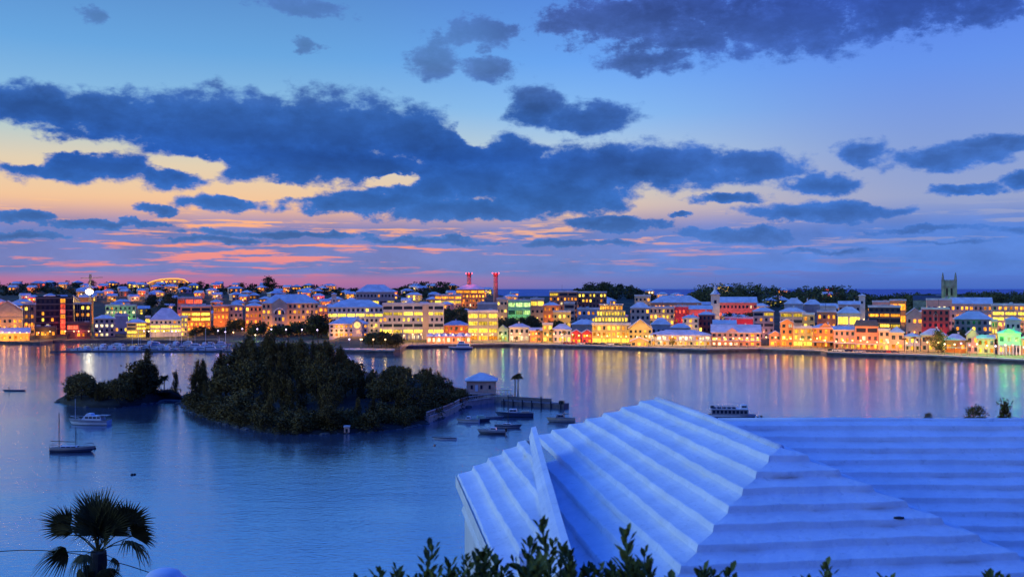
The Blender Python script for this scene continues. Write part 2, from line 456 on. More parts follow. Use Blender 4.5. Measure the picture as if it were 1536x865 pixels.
for px in pxs:
    s = shore(px)
    col_ = [(s, -1.5), (s + .05, 1.8)]
    ds = [s + r for r in rows[1:] if s + r < 1080] + [1100, 1150, 1200, 1260, 1330, 1420, 1530]
    n = 19
    ds = [s + 6] + [s + 6 + (1530 - s - 6) * (k / (n - 1)) ** 1.25 for k in range(1, n)]
    col_ += [(d, ground(px, d)) for d in ds]
    grid.append([((px - 768) / F * d, d, z) for d, z in col_])
idx = {}
for i, c in enumerate(grid):
    for j, q in enumerate(c):
        idx[i, j] = len(mb.v); mb.v.append(q)
for i in range(len(grid) - 1):
    for j in range(len(grid[0]) - 1):
        mb.f.append((idx[i, j], idx[i + 1, j], idx[i + 1, j + 1], idx[i, j + 1])); mb.mi.append(1 if j < 1 else 0)
structure(mb.build('terrain', [M_GROUND, M_STONE]))

def shore_strip(name, off0, off1, z0, z1, m, p0, p1, step=6):
    s = MB(); pts = []
    k = p0
    while k <= p1:
        pts.append(k); k += step
    for a, b in zip(pts, pts[1:]):
        A0, A1 = WD(a, shore(a) + off0), WD(a, shore(a) + off1); B0, B1 = WD(b, shore(b) + off0), WD(b, shore(b) + off1)
        q = [(A0.x, A0.y), (B0.x, B0.y), (B1.x, B1.y), (A1.x, A1.y)]
        s.face([(x, y, z1) for x, y in q])
        s.face([(A0.x, A0.y, z0), (B0.x, B0.y, z0), (B0.x, B0.y, z1), (A0.x, A0.y, z1)])
        s.face([(A1.x, A1.y, z1), (B1.x, B1.y, z1), (B1.x, B1.y, z0), (A1.x, A1.y, z0)])
    return structure(s.build(name, m))
shore_strip('waterfront_pavement', -0.4, 6.5, 1.2, 1.93, M_PAVE, 600, 1700)
shore_strip('road', 6.6, 15.5, 1.6, 1.81, M_ASPH, 600, 1700)
shore_strip('kerb_pavement', 15.6, 19.5, 1.6, 1.94, M_PAVE, 600, 1700)
shore_strip('park_lawn', 3, 60, 1.6, 1.86, mat('lawn_grass', (0.05, 0.10, 0.02), 0.95, 0.3, 0.3), 345, 504)
shore_strip('point_pavement', -0.4, 12, 1.2, 1.95, M_PAVE, 508, 596)

# near bank below the camera
HILL = [(-30, 32.9), (4.6, 32.7), (7, 30.4), (12, 28.0), (24, 25.2), (45, 17.5), (70, 10), (105, 0.6), (118, -3)]
mb = MB(); ys = [-30, 0, 4.6, 6, 7, 9, 12, 17, 24, 34, 45, 57, 70, 85, 105, 118]; xs = [-160 + 10 * k for k in range(33)]
for y in ys:
    for x in xs: mb.v.append((x, y, interp(HILL, y) + (rnd.random() - .5) * .25 * (y > 5)))
for j in range(len(ys) - 1):
    for i in range(len(xs) - 1):
        a = j * len(xs) + i; mb.f.append((a, a + 1, a + len(xs) + 1, a + len(xs))); mb.mi.append(0)
structure(mb.build('hillside', M_EARTH))

# ------------------------------------------------------------------ islands
def island(name, outline, zfun, m=M_EARTH):
    # outline in world xy (near shore first), a mound rising inward
    cx = sum(q.x for q in outline) / len(outline); cyy = sum(q.y for q in outline) / len(outline)
    s = MB(); n = len(outline); rings = [(1.0, -0.8), (0.985, 0.55), (0.93, 1.1), (0.8, 2.2), (0.55, zfun * .8), (0.25, zfun)]
    for f, z in rings:
        for q in outline:
            s.v.append((cx + (q.x - cx) * f + rnd.uniform(-.4, .4) * (z > 0), cyy + (q.y - cyy) * f + rnd.uniform(-.4, .4) * (z > 0), z + rnd.uniform(-.15, .2) * (z > 0)))
    s.v.append((cx, cyy, zfun))
    for j in range(len(rings) - 1):
        for i in range(n):
            s.f.append((j * n + i, j * n + (i + 1) % n, (j + 1) * n + (i + 1) % n, (j + 1) * n + i)); s.mi.append(0)
    for i in range(n):
        s.f.append(((len(rings) - 1) * n + i, (len(rings) - 1) * n + (i + 1) % n, len(s.v) - 1)); s.mi.append(0)
    o = structure(s.build(name, m, None, True))
    def height(x, y):
        dx, dy = x - cx, y - cyy; ang = math.atan2(dy, dx); r = math.hypot(dx, dy); best = 1
        # ratio of r to outline radius along ang
        for i in range(n):
            a, b = outline[i], outline[(i + 1) % n]
            ax, ay, bx, by = a.x - cx, a.y - cyy, b.x - cx, b.y - cyy
            den = math.cos(ang) * (by - ay) - math.sin(ang) * (bx - ax)
            if abs(den) < 1e-9: continue
            tt = (ax * (by - ay) - ay * (bx - ax)) / den
            u = (ax * math.sin(ang) - ay * math.cos(ang)) / den if False else None
            if tt > 0:
                X, Y = tt * math.cos(ang), tt * math.sin(ang)
                ll = ((X - ax) * (bx - ax) + (Y - ay) * (by - ay)) / max(1e-9, (bx - ax) ** 2 + (by - ay) ** 2)
                if -0.01 <= ll <= 1.01: best = tt
        f = r / best
        tab = [(0, zfun), (.25, zfun), (.55, zfun * .8), (.8, 2.2), (.93, 1.1), (.985, .55), (1, -.8)]
        return interp(tab, f), f
    return height
near = [(266, 604), (285, 616), (310, 628), (350, 640), (400, 650), (450, 652), (500, 651), (560, 648), (610, 642), (640, 636), (668, 624), (690, 614), (720, 604), (745, 600)]
far = [(740, 592), (700, 585), (640, 574), (560, 565), (480, 560), (400, 562), (330, 572), (285, 588)]
MAIN = [W(*q) for q in near + far]
h_main = island('island', MAIN, 6.5)
near2 = [(84, 602), (100, 607), (130, 611), (175, 612), (215, 606), (250, 598), (275, 600)]
far2 = [(272, 592), (250, 593), (225, 592), (180, 590), (120, 592), (92, 597)]
SMALL = [W(*q) for q in near2 + far2]
h_small = island('islet', SMALL, 2.4)
# shingle beach joining the two
mb = MB(); A = [W(226, 600.5), W(300, 602), W(300, 594), W(226, 594)]
mb.face([(q.x, q.y, 0.35 if i > 1 else .06) for i, q in enumerate(A)])
structure(mb.build('beach', mat('shingle', (0.16, 0.15, 0.14), 0.9, 0.3, 1.5)))
# rocks edging the shore are part of the ground: one low broken ledge
mb = MB()
for (a, b) in zip(near + near2, near[1:] + near2[1:]):
    if abs(a[0] - b[0]) > 120: continue
    pa, pb = W(*a), W(*b); L = (pb - pa).length
    for k in range(int(L / 1.1)):
        q = pa.lerp(pb, rnd.random())
        r = rnd.uniform(.2, .55) if rnd.random() < .8 else rnd.uniform(.6, 1.3)
        mb.lathe([(r, -.3), (r * .95, r * .15), (r * .5, r * .38)], (q.x + rnd.uniform(-.3, .3), q.y + rnd.uniform(-.2, .5), 0), 6)
structure(mb.build('shore_rocks', mat('shore_rock', (0.10, 0.085, 0.07), .95, .3, 1.0)), 'stuff')

# ------------------------------------------------------------------ buildings of the town
_wm = MB(); _wm.box((0, 0, 0), (1, 1, 1)); _wm_mesh = _wm.mesh('window', MATS['window_yellow'])
def window(parent, x, y, z, w, h, m, rz=0.0):
    o = bpy.data.objects.new('window', _wm_mesh); COL.objects.link(o); o.parent = parent
    o.location = (x, y, z); o.scale = (w, 0.14, h)
    if rz: o.rotation_euler = (0, 0, rz)
    o.material_slots[0].link = 'OBJECT'; o.material_slots[0].material = m
    return o
WM = {'y': 'window_yellow', 'o': 'window_orange', 'r': 'window_red', 'g': 'window_green', 'w': 'window_white', 'k': 'glass_dark'}
LC = {'y': (1, .53, .07), 'o': (1, .35, .045), 'r': (1, .08, .04), 'g': (.35, 1, .12), 'w': (1, .66, .30), 'v': (.75, .50, 1), 'p': (1, .27, .12)}
_lampmesh = MB(); _lampmesh.box((0, 0, 0), (.5, .35, .3)); _lampmesh = _lampmesh.mesh('wall_lamp', emit('lamp_glow', (1, .7, .35), 9))
_LED = {}
def _ledge(m):
    if m.name not in _LED:
        q = MB(); q.box((0, 0, 0), (1, 1, 1)); _LED[m.name] = q.mesh('cornice', m)
    return _LED[m.name]
def point(parent, loc, color, power, radius=0.35):
    l = bpy.data.lights.new('lamp_light', 'POINT'); l.color = color; l.energy = power; l.shadow_soft_size = radius; l.specular_factor = 1.6
    o = bpy.data.objects.new('lamp_light', l); COL.objects.link(o); o.parent = parent; o.location = loc
    return o
def roof_mesh(kind, w, dp, over, rh, y0=0.0):
    """roof over a body w wide, dp deep whose front is at y=y0 (depth runs +y); base at z=0"""
    s = MB(); x = w / 2 + over; a, b = y0 - over, y0 + dp + over; m = (a + b) / 2; e = 0.28
    if kind == 'hip':
        k = min(x, (b - a) / 2) * 0.98
        base = [(-x, a), (x, a), (x, b), (-x, b)]
        if x * 2 >= (b - a): r0, r1 = (-x + (b - a) / 2, m), (x - (b - a) / 2, m)
        else: r0, r1 = (0, a + x), (0, b - x)
        s.prism(base, -.02, e)
        B = [(q[0], q[1], e) for q in base]; P0 = (r0[0], r0[1], rh); P1 = (r1[0], r1[1], rh)
        if x * 2 >= (b - a):
            s.face([B[0], B[1], P1, P0]); s.face([B[1], B[2], P1]); s.face([B[2], B[3], P0, P1]); s.face([B[3], B[0], P0])
        else:
            s.face([B[0], B[1], P0]); s.face([B[1], B[2], P1, P0]); s.face([B[2], B[3], P1]); s.face([B[3], B[0], P0, P1])
    elif kind == 'gable':      # ridge along x
        s.v += []
        for xx in (1,):
            poly = [(a, 0), (b, 0), (b, e), (m, rh), (a, e)]
            n = 5; i0 = len(s.v)
            for X in (-x, x):
                for q in poly: s.v.append((X, q[0], q[1]))
            s.f.append(tuple(i0 + k for k in range(n))); s.mi.append(0); s.f.append(tuple(i0 + n + k for k in reversed(range(n)))); s.mi.append(0)
            for k in range(n): s.f.append((i0 + k, i0 + n + k, i0 + n + (k + 1) % n, i0 + (k + 1) % n)); s.mi.append(0)
    elif kind == 'gfront':     # ridge runs away from the water
        t = .3
        for sgn in (-1, 1):
            s.extr_y([(0, rh), (sgn * x, 0.0), (sgn * x, t), (0, rh + t)] if sgn < 0 else [(0, rh + t), (x, t), (x, 0.0), (0, rh)], a, b)
    elif kind == 'flat':
        s.box((0, m, .12), (w + .5, dp + .5, .3)); h = .9
        for (cx_, cy_, dx, dy) in ((0, y0 + .02, w + .52, .25), (0, y0 + dp - .02, w + .52, .25), (-w / 2, m, .25, dp - .3), (w / 2, m, .25, dp - .3)):
            s.box((cx_, cy_, .27 + h / 2), (dx, dy, h))
    elif kind == 'mansard':
        k = rh * .35
        s.prism([(-x, a), (x, a), (x, b), (-x, b)], -.02, .2)
        A_ = [(-x, a, .2), (x, a, .2), (x, b, .2), (-x, b, .2)]; C_ = [(-x + k, a + k, rh), (x - k, a + k, rh), (x - k, b - k, rh), (-x + k, b - k, rh)]
        for i in range(4): s.face([A_[i], A_[(i + 1) % 4], C_[(i + 1) % 4], C_[i]])
        s.face(C_)
    return s
ALLB = []
def building(label, cat, x0, x1, yt, d=None, off=None, wall='cream', roof='hip', rows='', rh=None, dep=None, glow=None, name='town_building', wl=0.6,
             yb=None, extra=None, arcade=None, group=None, turn=None, sides=True, roofm=None):
    px = (x0 + x1) / 2
    if d is None: d = shore(px) + off
    a = math.atan((px - 768) / F)
    rz = -a * 0.9 if turn is None else turn
    w = (x1 - x0) / F * d * math.cos(a) * (1.0 if turn is None else 1 / max(.3, math.cos(a) * math.cos(abs(turn + a))))
    zt = EYE - (yt - 432.5) / F * d
    zg = ground(px, d)
    h = max(2.6, zt - zg)
    dp = dep or min(18, max(7, w * .7))
    root = thing(name, WD(px, d, zg), rz, label, cat, group)
    ALLB.append((px, d, root, label))
    wmat = WALL[wall] if isinstance(wall, str) else wall
    s = MB(); s.box((0, dp / 2, h / 2 - 1.0), (w, dp, h + 2.0))
    if roof == 'gfront':
        r_ = rh or w * .28
        s.extr_y([(-w / 2, h - .01), (w / 2, h - .01), (0, h + r_ - .05)], 0.02, dp - .02)
    s.build('wall', wmat, root)
    if rh is None:
        rh = {'hip': min(w, dp) * .24 + .4, 'gable': dp * .24 + .3, 'gfront': w * .28, 'flat': 1, 'mansard': 3.2}[roof]
    rm = roof_mesh(roof, w, dp, .55 if roof != 'flat' else 0, rh)
    ro = rm.build('roof', roofm or (M_DROOF if roof == 'mansard' else M_ROOF), root); ro.location = (0, 0, h)
    if w > 9 and roof in ('hip', 'gable') and rnd.random() < .7:
        c = MB(); c.box((0, 0, 0), (.9, .7, 1.8)); c.box((0, 0, .98), (1.1, .9, .2)); c.build('chimney', M_ROOF, ro).location = (rnd.uniform(-.3, .3) * w, dp * .5, rh * .8 + .5)
    n = len(rows)
    count = 0
    for i, ch in enumerate(rows):
        rowh = h / max(1, n); zc = h - rowh * (i + .52)
        if i and n > 1: link('cornice', _ledge(wmat if wall != 'dark' else WALL['grey']), root, (0, -.09, h - rowh * i), 0, (w + .1, .22, .22))
        if ch in '. ': continue
        if ch.isupper():
            c = ch.lower(); nb = max(1, round(w / 6.5)); bw = w / nb
            for k in range(nb):
                m = MATS[WM[c]] if (c == 'k' or rnd.random() < .88) else MATS['glass_dark']
                window(root, -w / 2 + bw * (k + .5), -.02, zc, bw * .86, rowh * .52, m)
        else:
            nb = max(2, round(w / 3.0)); nb = min(nb, 22); bw = w / nb
            if ch == 'm': c, lit = 'y', .5
            elif ch == 'n': c, lit = 'o', .5
            elif ch == 'k': c, lit = rnd.choice('yow'), .13
            else: c, lit = ch, .76
            for k in range(nb):
                l_ = rnd.random() < lit
                window(root, -w / 2 + bw * (k + .5), -.02, zc, min(1.7, bw * .5) * rnd.uniform(.85, 1.1), min(2.1, rowh * .55), MATS[WM[c if rnd.random() < .85 else 'o']] if l_ else MATS['glass_dark'])
    # a few unlit windows down each side
    if sides and n and dp > 6:
        for sx in (-1, 1):
            for i in range(min(n, 3)):
                for k in range(2):
                    o = window(root, sx * (w / 2 + .02), dp * (.3 + .4 * k), h - h / n * (i + .52), 1.2, min(1.8, h / n * .5), MATS['glass_dark'] if rnd.random() < .7 else MATS['window_orange'], R(90))
    if roof == 'flat' and w > 8:
        for k in range(rnd.randint(1, 3)):
            q = MB(); bx_, by_, bz_ = rnd.uniform(1.2, 3.6), rnd.uniform(1.2, 3), rnd.uniform(.9, 2.0); q.box((0, 0, bz_ / 2), (bx_, by_, bz_)); q.build('plant_box', rnd.choice((WALL['grey'], M_ROOF, wmat)), ro).location = (rnd.uniform(-.36, .36) * w, dp * rnd.uniform(.25, .7), .27)
        if rnd.random() < .6: q = MB(); q.tube([(0, 0, 0), (0, 0, rnd.uniform(3, 6))], .09, 5); q.build('antenna', M_METAL, ro).location = (rnd.uniform(-.4, .4) * w, dp * .4, .3)
    if arcade:                                  # covered veranda with posts along the street
        ah = arcade; v = MB(); v.box((0, -1.5, ah), (w + .2, 3.0, .3)); v.build('veranda_roof', M_ROOF, root)
        nb = max(3, round(w / 3.4)); pm = MB(); pm.box((0, 0, (ah - .15) / 2 - .2), (.28, .28, ah - .15 + .4)); pmesh = pm.mesh('post', wmat)
        for k in range(nb + 1): link('post', pmesh, root, (-w / 2 + .15 + (w - .3) * k / nb, -2.8, 0))
    if glow:
        c, pw = glow; nl = 1 if w < 16 else 2 if w < 32 else 3
        for k in range(nl):
            X = -w / 2 + w * (k + .5) / nl
            zz = min(h * .38, 4.0)
            lm = link('wall_lamp', _lampmesh, root, (X, -.25, zz))
            lm.material_slots[0].link = 'OBJECT'; lm.material_slots[0].material = emit('lamp_glow_' + c, LC[c], 7)
            point(root, (X, -2.6, zz), LC[c], pw * 3.0)
    if extra: extra(root, w, dp, h)
    return root
Bd = building
def pediment(px_frac=0.0, wfrac=.3, m='pink', glowm=None):
    def fn(root, w, dp, h):
        pw = w * wfrac; s = MB(); s.extr_y([(-pw / 2, 0), (pw / 2, 0), (pw / 2, .9), (0, pw * .32 + .9), (-pw / 2, .9)], -.35, 1.2)
        s.build('pediment', glowm or WALL[m], root).location = (w * px_frac, 0, h)
    return fn
def two(*f):
    def fn(*a):
        for g in f: g(*a)
    return fn
# ---- left waterfront and behind
Bd('cream warehouse with broad gable at the far left edge, orange windows below', 'warehouse', -12, 34, 466, d=700, wall='cream', roof='gfront', rows='.oo', rh=7, glow=('o', 1500))
Bd('low red-lit quay shed at the far left, amber windows over the water', 'shed', -6, 44, 500, off=10, wall='brown', roof='gable', rows='o', glow=('o', 2600))
def frame_extra(nf, nx, m, slabs=True):
    def fn(root, w, dp, h):
        s = MB()
        for k in range(nx + 1):
            for y in (-1.0, -.05):
                s.box((-w / 2 + w * k / nx, y, h / 2), (.22, .22, h))
        for i in range(nf + 1): s.box((0, -.5, h * i / nf - .1), (w + .4, 1.1, .16))
        s.build('scaffolding', m, root)
    return fn
Bd('grey unfinished block wrapped in scaffold bays left of the black tower block', 'construction site', 35, 53, 457, d=668, wall='beige', roof='flat', rows='knnn', extra=frame_extra(5, 5, M_METAL), glow=('o', 900), sides=False)
def shaft(root, w, dp, h):
    s = MB(); s.box((w * .22, -1.2, h * .5 - .5), (w * .15, 2.2, h + .2)); s.build('lift_shaft', WALL['brown'], root)
    for i in range(7): window(root, w * .22, -2.32, h * (i + .5) / 7, w * .13, h / 7 * .74, MATS['window_red'] if i % 3 else MATS['window_orange'])
    s = MB()
    for i in range(7): s.box((0, -.25, h * i / 6.0), (w + .3, .7, .3))
    s.build('floor_slab', WALL['grey'], root)
    point(root, (w * .22, -5, h * .3), LC['r'], 2500)
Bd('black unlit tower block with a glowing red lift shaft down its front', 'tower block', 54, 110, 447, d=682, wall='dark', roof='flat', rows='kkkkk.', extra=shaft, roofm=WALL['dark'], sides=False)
Bd('small gabled yellow-lit building rising behind the black tower block', 'building', 100, 119, 452, d=745, wall='yellow', roof='gfront', rows='yk', rh=4.5, glow=('y', 2600))
Bd('orange flat-roofed block under the bright floodlight mast', 'building', 119, 140, 446, d=760, wall='orange', roof='gable', rows='on', glow=('o', 2600))
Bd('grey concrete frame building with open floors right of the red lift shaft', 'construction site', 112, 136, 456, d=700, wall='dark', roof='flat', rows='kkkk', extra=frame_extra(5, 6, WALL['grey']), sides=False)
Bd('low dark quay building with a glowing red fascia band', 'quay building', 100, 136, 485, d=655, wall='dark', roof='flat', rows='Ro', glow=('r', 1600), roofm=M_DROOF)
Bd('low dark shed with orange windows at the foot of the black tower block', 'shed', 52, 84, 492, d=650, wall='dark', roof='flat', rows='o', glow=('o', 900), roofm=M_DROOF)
Bd('dark grey glass office with a few white lights beside the marina', 'office', 141, 172, 478, d=668, wall='grey', roof='hip', rows='kwkw')
Bd('plain pale blue-grey warehouse left of the yellow glass hall', 'warehouse', 172, 192, 474, d=690, wall='blue', roof='flat', rows='.k')
Bd('long pale green office with two rows of small windows', 'office', 158, 204, 459, d=770, wall='green', roof='flat', rows='kwkk', glow=('g', 1500))
Bd('yellow glass hall with fully lit floors above the marina', 'office', 190, 219, 484, d=662, wall='yellow', roof='hip', rows='YYYY', glow=('y', 1500))
Bd('narrow stair tower with yellow glazing between the yellow hall and the domed-roof house', 'tower', 218, 225, 476, d=670, wall='beige', roof='flat', rows='YYY', sides=False)
Bd('white building with a tall blue-white hip roof and yellow centre windows by the marina', 'building', 225, 272, 480, d=668, wall='white', roof='hip', rows='kYY.', rh=8.2, glow=('y', 800))
Bd('narrow yellow-windowed tower right of the tall hip roof', 'tower', 271, 281, 476, d=672, wall='beige', roof='flat', rows='yyyy', glow=('y', 900))
Bd('terraced office with stacked yellow and orange floors above the dark embankment', 'office', 272, 316, 460, d=706, wall='orange', roof='flat', rows='KYYoO', glow=('o', 3800))
Bd('flat-roofed block with one red-lit top floor on the slope', 'building', 266, 303, 447, d=800, wall='pink', roof='flat', rows='Rkk', glow=('r', 700))
Bd('orange arched block with two rows of lit windows left of the hotel', 'building', 320, 343, 459, d=738, wall='orange', roof='flat', rows='oo.', glow=('o', 2600))
Bd('grey block with a vertical yellow stair window beside the hotel', 'building', 344, 364, 458, d=745, wall='grey', roof='hip', rows='nmn', glow=('o', 800))
Bd('salmon-red end wing of the large hotel, flooded with orange light', 'hotel wing', 368, 393, 459, d=696, wall='salmon', roof='hip', rows='kono', glow=('o', 4200))
def hotel(root, w, dp, h):
    gw = w * .27; gx = -w * .19
    s = MB(); s.box((gx, -1.1, h * .5), (gw, 2.4, h)); s.extr_y([(gx - gw / 2, h), (gx + gw / 2, h), (gx, h + gw * .36)], -2.28, .1); s.build('gable_bay', WALL['beige'], root)
    arc = MB(); r = gw * .34
    pts = [(gx + r * math.cos(t * math.pi / 10), -2.4, h * .66 + r * .9 * math.sin(t * math.pi / 10)) for t in range(11)]
    arc.tube(pts, .35, 6); arc.build('arch', M_WHITE, root)
    for i in range(3):
        for k in range(3): window(root, gx + (k - 1) * gw * .24, -2.32, h * (.2 + .24 * i), gw * .13, h * .13, MATS['window_orange' if (i + k) % 3 == 0 else 'glass_dark'])
Bd('large pale pink hotel with a blue-white hip roof and an arched gable bay', 'hotel', 393, 478, 455, d=690, wall='beige', roof='hip', rows='knnno', rh=6.5, glow=('o', 2300), extra=hotel, dep=18)
Bd('salmon annexe between the large hotel and the hip-roofed office', 'annexe', 478, 492, 460, d=692, wall='salmon', roof='flat', rows='onoo', glow=('o', 1900))
Bd('long white office with a low blue hip roof and a band of yellow windows', 'office', 492, 575, 461, d=655, wall='white', roof='hip', rows='kYkmk', rh=5, glow=('y', 800))
Bd('distant hip-roofed hall with a yellow window band, above the long white office', 'hall', 534, 592, 438, d=830, wall='grey', roof='hip', rows='kYm', rh=6.5)
def fins(root, w, dp, h):
    s = MB(); s.box((w * .2, -.25, h * .5), (w * .1, .7, h + .3)); s.build('stair_tower', WALL['beige'], root)
    for k in range(9):
        p_ = MB(); p_.box((0, 0, 0), (.5, .5, h * .26)); p_.build('column', WALL['cream'], root).location = (-w * .42 + k * w * .07, -.55, h * .13)
Bd('large six-storey white office block with ribbon windows on the waterfront', 'office block', 574, 666, 457, d=622, wall='white', roof='flat', rows='KYmKYw', extra=fins, glow=('y', 1700), dep=16)
def clockface(root, w, dp, h):
    s = MB(); gw = w * .26; s.box((w * .22, -.6, h * .55), (gw, 1.6, h * 1.1)); s.extr_y([(w * .22 - gw / 2, h * 1.1), (w * .22 + gw / 2, h * 1.1), (w * .22, h * 1.1 + gw * .45)], -1.38, .2); s.build('clock_tower', WALL['blue'], root)
    c = MB(); c.tube([(0, -.02, 0), (0, -.22, 0)], gw * .33, 20); co = c.build('clock_face', emit('clock_glow', (1, .62, .2), 1.5), root); co.location = (w * .22, -1.4, h * .93)
    hd = MB(); hd.box((0, -.27, gw * .11), (.14, .06, gw * .22)); hd.box((gw * .07, -.27, 0), (gw * .16, .06, .14)); hd.build('clock_hand', M_BLACK, root).location = (w * .22, -1.4, h * .93)
Bd('blue hip-roofed clock house with a round lit clock beside the dark waterfront trees', 'clock house', 494, 552, 486, d=628, wall='blue', roof='hip', rows='omo', extra=clockface, glow=('o', 1500))
Bd('low red brick house tucked right of the six-storey office block', 'house', 666, 703, 488, d=640, wall='salmon', roof='hip', rows='no', glow=('o', 2300))
Bd('lower terraced block with orange floors on the slope below the chimneys', 'apartment block', 652, 692, 443, d=870, wall='beige', roof='flat', rows='OYk', glow=('o', 1400))
Bd('upper terraced block with orange windows at the foot of the left chimney', 'apartment block', 684, 727, 434, d=900, wall='brown', roof='hip', rows='Oook', glow=('o', 1500))
def tent(root, w, dp, h):
    for k in range(6):
        p_ = MB(); p_.box((0, 0, 0), (.3, .3, h)); p_.build('post', M_WHITE, root).location = (-w * .45 + k * w * .18, -2.0, h / 2)
    s = MB(); n = 6
    for k in range(n):
        X0, X1 = -w / 2 + w * k / n, -w / 2 + w * (k + 1) / n; Xm = (X0 + X1) / 2
        for a_, b_ in (((X0, -4), (X1, -4)), ((X1, -4), (X1, 2)), ((X1, 2), (X0, 2)), ((X0, 2), (X0, -4))):
            s.face([(a_[0], a_[1], h), (b_[0], b_[1], h), (Xm, -1, h + 2.2)])
    s.build('tent_canopy', M_WHITE, root)
Bd('low ferry pavilion with white tent canopies lit pink on the quay', 'pavilion', 640, 706, 504, off=14, wall='pink', roof='flat', rows='w', extra=tent, glow=('p', 2600), dep=8)
Bd('glass office with glowing yellow floors and a parasol-shaped porch, below the right chimney', 'office', 702, 747, 468, off=28, wall='grey', roof='flat', rows='YYYO', glow=('y', 1800), dep=14)
Bd('pale plant block standing behind the yellow glass office', 'building', 716, 746, 456, d=690, wall='grey', roof='flat', rows='kk')
# ---- centre
Bd('tiny white gabled house lit green beside the glass office', 'house', 747, 762, 495, off=27, wall='white', roof='gfront', rows='km', rh=3, glow=('g', 1100))
Bd('cream house with a long blue-white roof and white ground floor lights', 'house', 764, 794, 491, off=27, wall='white', roof='hip', rows='kw', glow=('y', 1300))
Bd('salmon shop house with an orange front, left of the yellow shop house', 'shop house', 795, 813, 496, off=26, wall='salmon', roof='gable', rows='no', glow=('o', 1800))
Bd('narrow yellow shop house between two palms', 'shop house', 814, 829, 487, off=27, wall='yellow', roof='flat', rows='mmy', glow=('y', 2200))
Bd('white shop house with a large plain roof right of the narrow yellow one', 'shop house', 830, 857, 494, off=27, wall='white', roof='hip', rows='ky', glow=('w', 1500), rh=3.4)
Bd('left of two red twin-gabled shop houses', 'shop house', 857, 872, 500, off=25, wall='red', roof='gfront', rows='oo', rh=2.2, glow=('r', 1800))
Bd('right of two red twin-gabled shop houses', 'shop house', 873, 888, 500, off=25, wall='red', roof='gfront', rows='on', rh=2.2, glow=('r', 1800))
Bd('grey windowless block with hip roof behind the red twin gables', 'building', 858, 896, 487, d=632, wall='grey', roof='hip', rows='.k', rh=3.5)
Bd('pale green lit office above the dark garden trees', 'office', 762, 796, 451, d=765, wall='green', roof='flat', rows='GGG', glow=('g', 1700))
Bd('cream block left of the pale green office', 'building', 745, 761, 449, d=780, wall='cream', roof='flat', rows='mmk', glow=('y', 800))
Bd('beige block with one yellow corner window right of the pale green office', 'building', 796, 816, 449, d=772, wall='beige', roof='flat', rows='Ykk', glow=('y', 800))
Bd('orange-lit house among dark trees below the brown office', 'house', 815, 839, 458, d=735, wall='orange', roof='hip', rows='ooo', glow=('o', 3500))
Bd('low garden pavilion flooded with yellow light among the trees', 'pavilion', 830, 856, 468, d=715, wall='yellow', roof='flat', rows='yy', glow=('y', 3500))
Bd('big brown office with a bright yellow top floor under the wooded hill', 'office', 824, 866, 438, d=800, wall='brown', roof='flat', rows='Yokkkk', glow=('o', 800))
Bd('grey wing with dark ribbon windows beside the brown office', 'office wing', 846, 862, 455, d=770, wall='grey', roof='flat', rows='KKK')
Bd('long grey-brown office with yellow windows right of the brown office', 'office', 867, 910, 439, d=820, wall='brown', roof='flat', rows='ymkk')
Bd('blue-grey block with dark windows below the long grey-brown office', 'building', 866, 900, 464, d=690, wall='blue', roof='flat', rows='kmk')
def tiers(root, w, dp, h):
    for k, (fr, hh, ch) in enumerate(((.86, 3.6, 'window_yellow'), (.74, 3.6, 'window_yellow'), (.6, 3.2, 'window_orange'))):
        z0 = h + sum((3.6, 3.6, 3.2)[:k]) + 1.2; ww = w * fr
        s = MB(); s.box((0, 3.2 + k * 2 + 5, z0 + hh / 2 - .6), (ww, 10, hh + 1.2)); s.build('upper_storey', WALL['yellow'], root)
        n = 10
        for i in range(n): window(root, -ww / 2 + ww * (i + .5) / n, 3.18 + k * 2, z0 + hh * .5, ww / n * .6, hh * .55, MATS[ch])
    s = MB(); s.box((0, 11, h + 12.2), (w * .64, 9, .4)); s.build('roof', M_ROOF, root)
Bd('stepped yellow office with four glowing terraced floors on the waterfront', 'office', 888, 946, 487, off=28, wall='yellow', roof='flat', rows='yoY', extra=tiers, glow=('y', 2600), dep=16)
Bd('yellow gabled hall adjoining the stepped yellow office', 'hall', 943, 978, 493, off=28, wall='yellow', roof='gfront', rows='kky', rh=5.6, glow=('y', 2300))
Bd('little yellow-lit gabled kiosk at the water edge', 'kiosk', 946, 972, 512, off=7, wall='yellow', roof='gfront', rows='y', rh=2.2, glow=('y', 1300), dep=6)
Bd('tall plain grey block with a blue roof behind the yellow gabled hall', 'building', 946, 975, 462, d=665, wall='grey', roof='hip', rows='kk..', rh=4)
Bd('beige hotel with one yellow lamp below the long blue roof', 'building', 974, 1011, 462, d=690, wall='beige', roof='flat', rows='kyk.', glow=('y', 1000))
Bd('low cream block left of the long blue roof', 'building', 952, 976, 444, d=810, wall='cream', roof='flat', rows='kmk', glow=('y', 500))
Bd('long hall with a broad blue-white hip roof on the ridge', 'hall', 976, 1052, 454, d=800, wall='salmon', roof='hip', rows='nk', rh=6)
Bd('small red-lit flat-roofed house right under the long blue roof', 'house', 1012, 1034, 460, d=735, wall='red', roof='flat', rows='rk', glow=('r', 2300))
Bd('dark blue-roofed cluster house behind the long white arcade', 'house', 977, 1006, 487, d=640, wall='blue', roof='hip', rows='k', rh=4.5)
Bd('low grey-roofed shop behind the long white arcade, right of the blue cluster', 'shop', 1006, 1036, 492, d=625, wall='grey', roof='hip', rows='k', rh=3)
Bd('white corner house with one yellow-lit edge', 'house', 1024, 1048, 477, d=655, wall='white', roof='hip', rows='mkk', glow=('y', 900))
Bd('dark red brick house right of the white corner house', 'house', 1048, 1072, 472, d=660, wall='brick', roof='hip', rows='kkm')
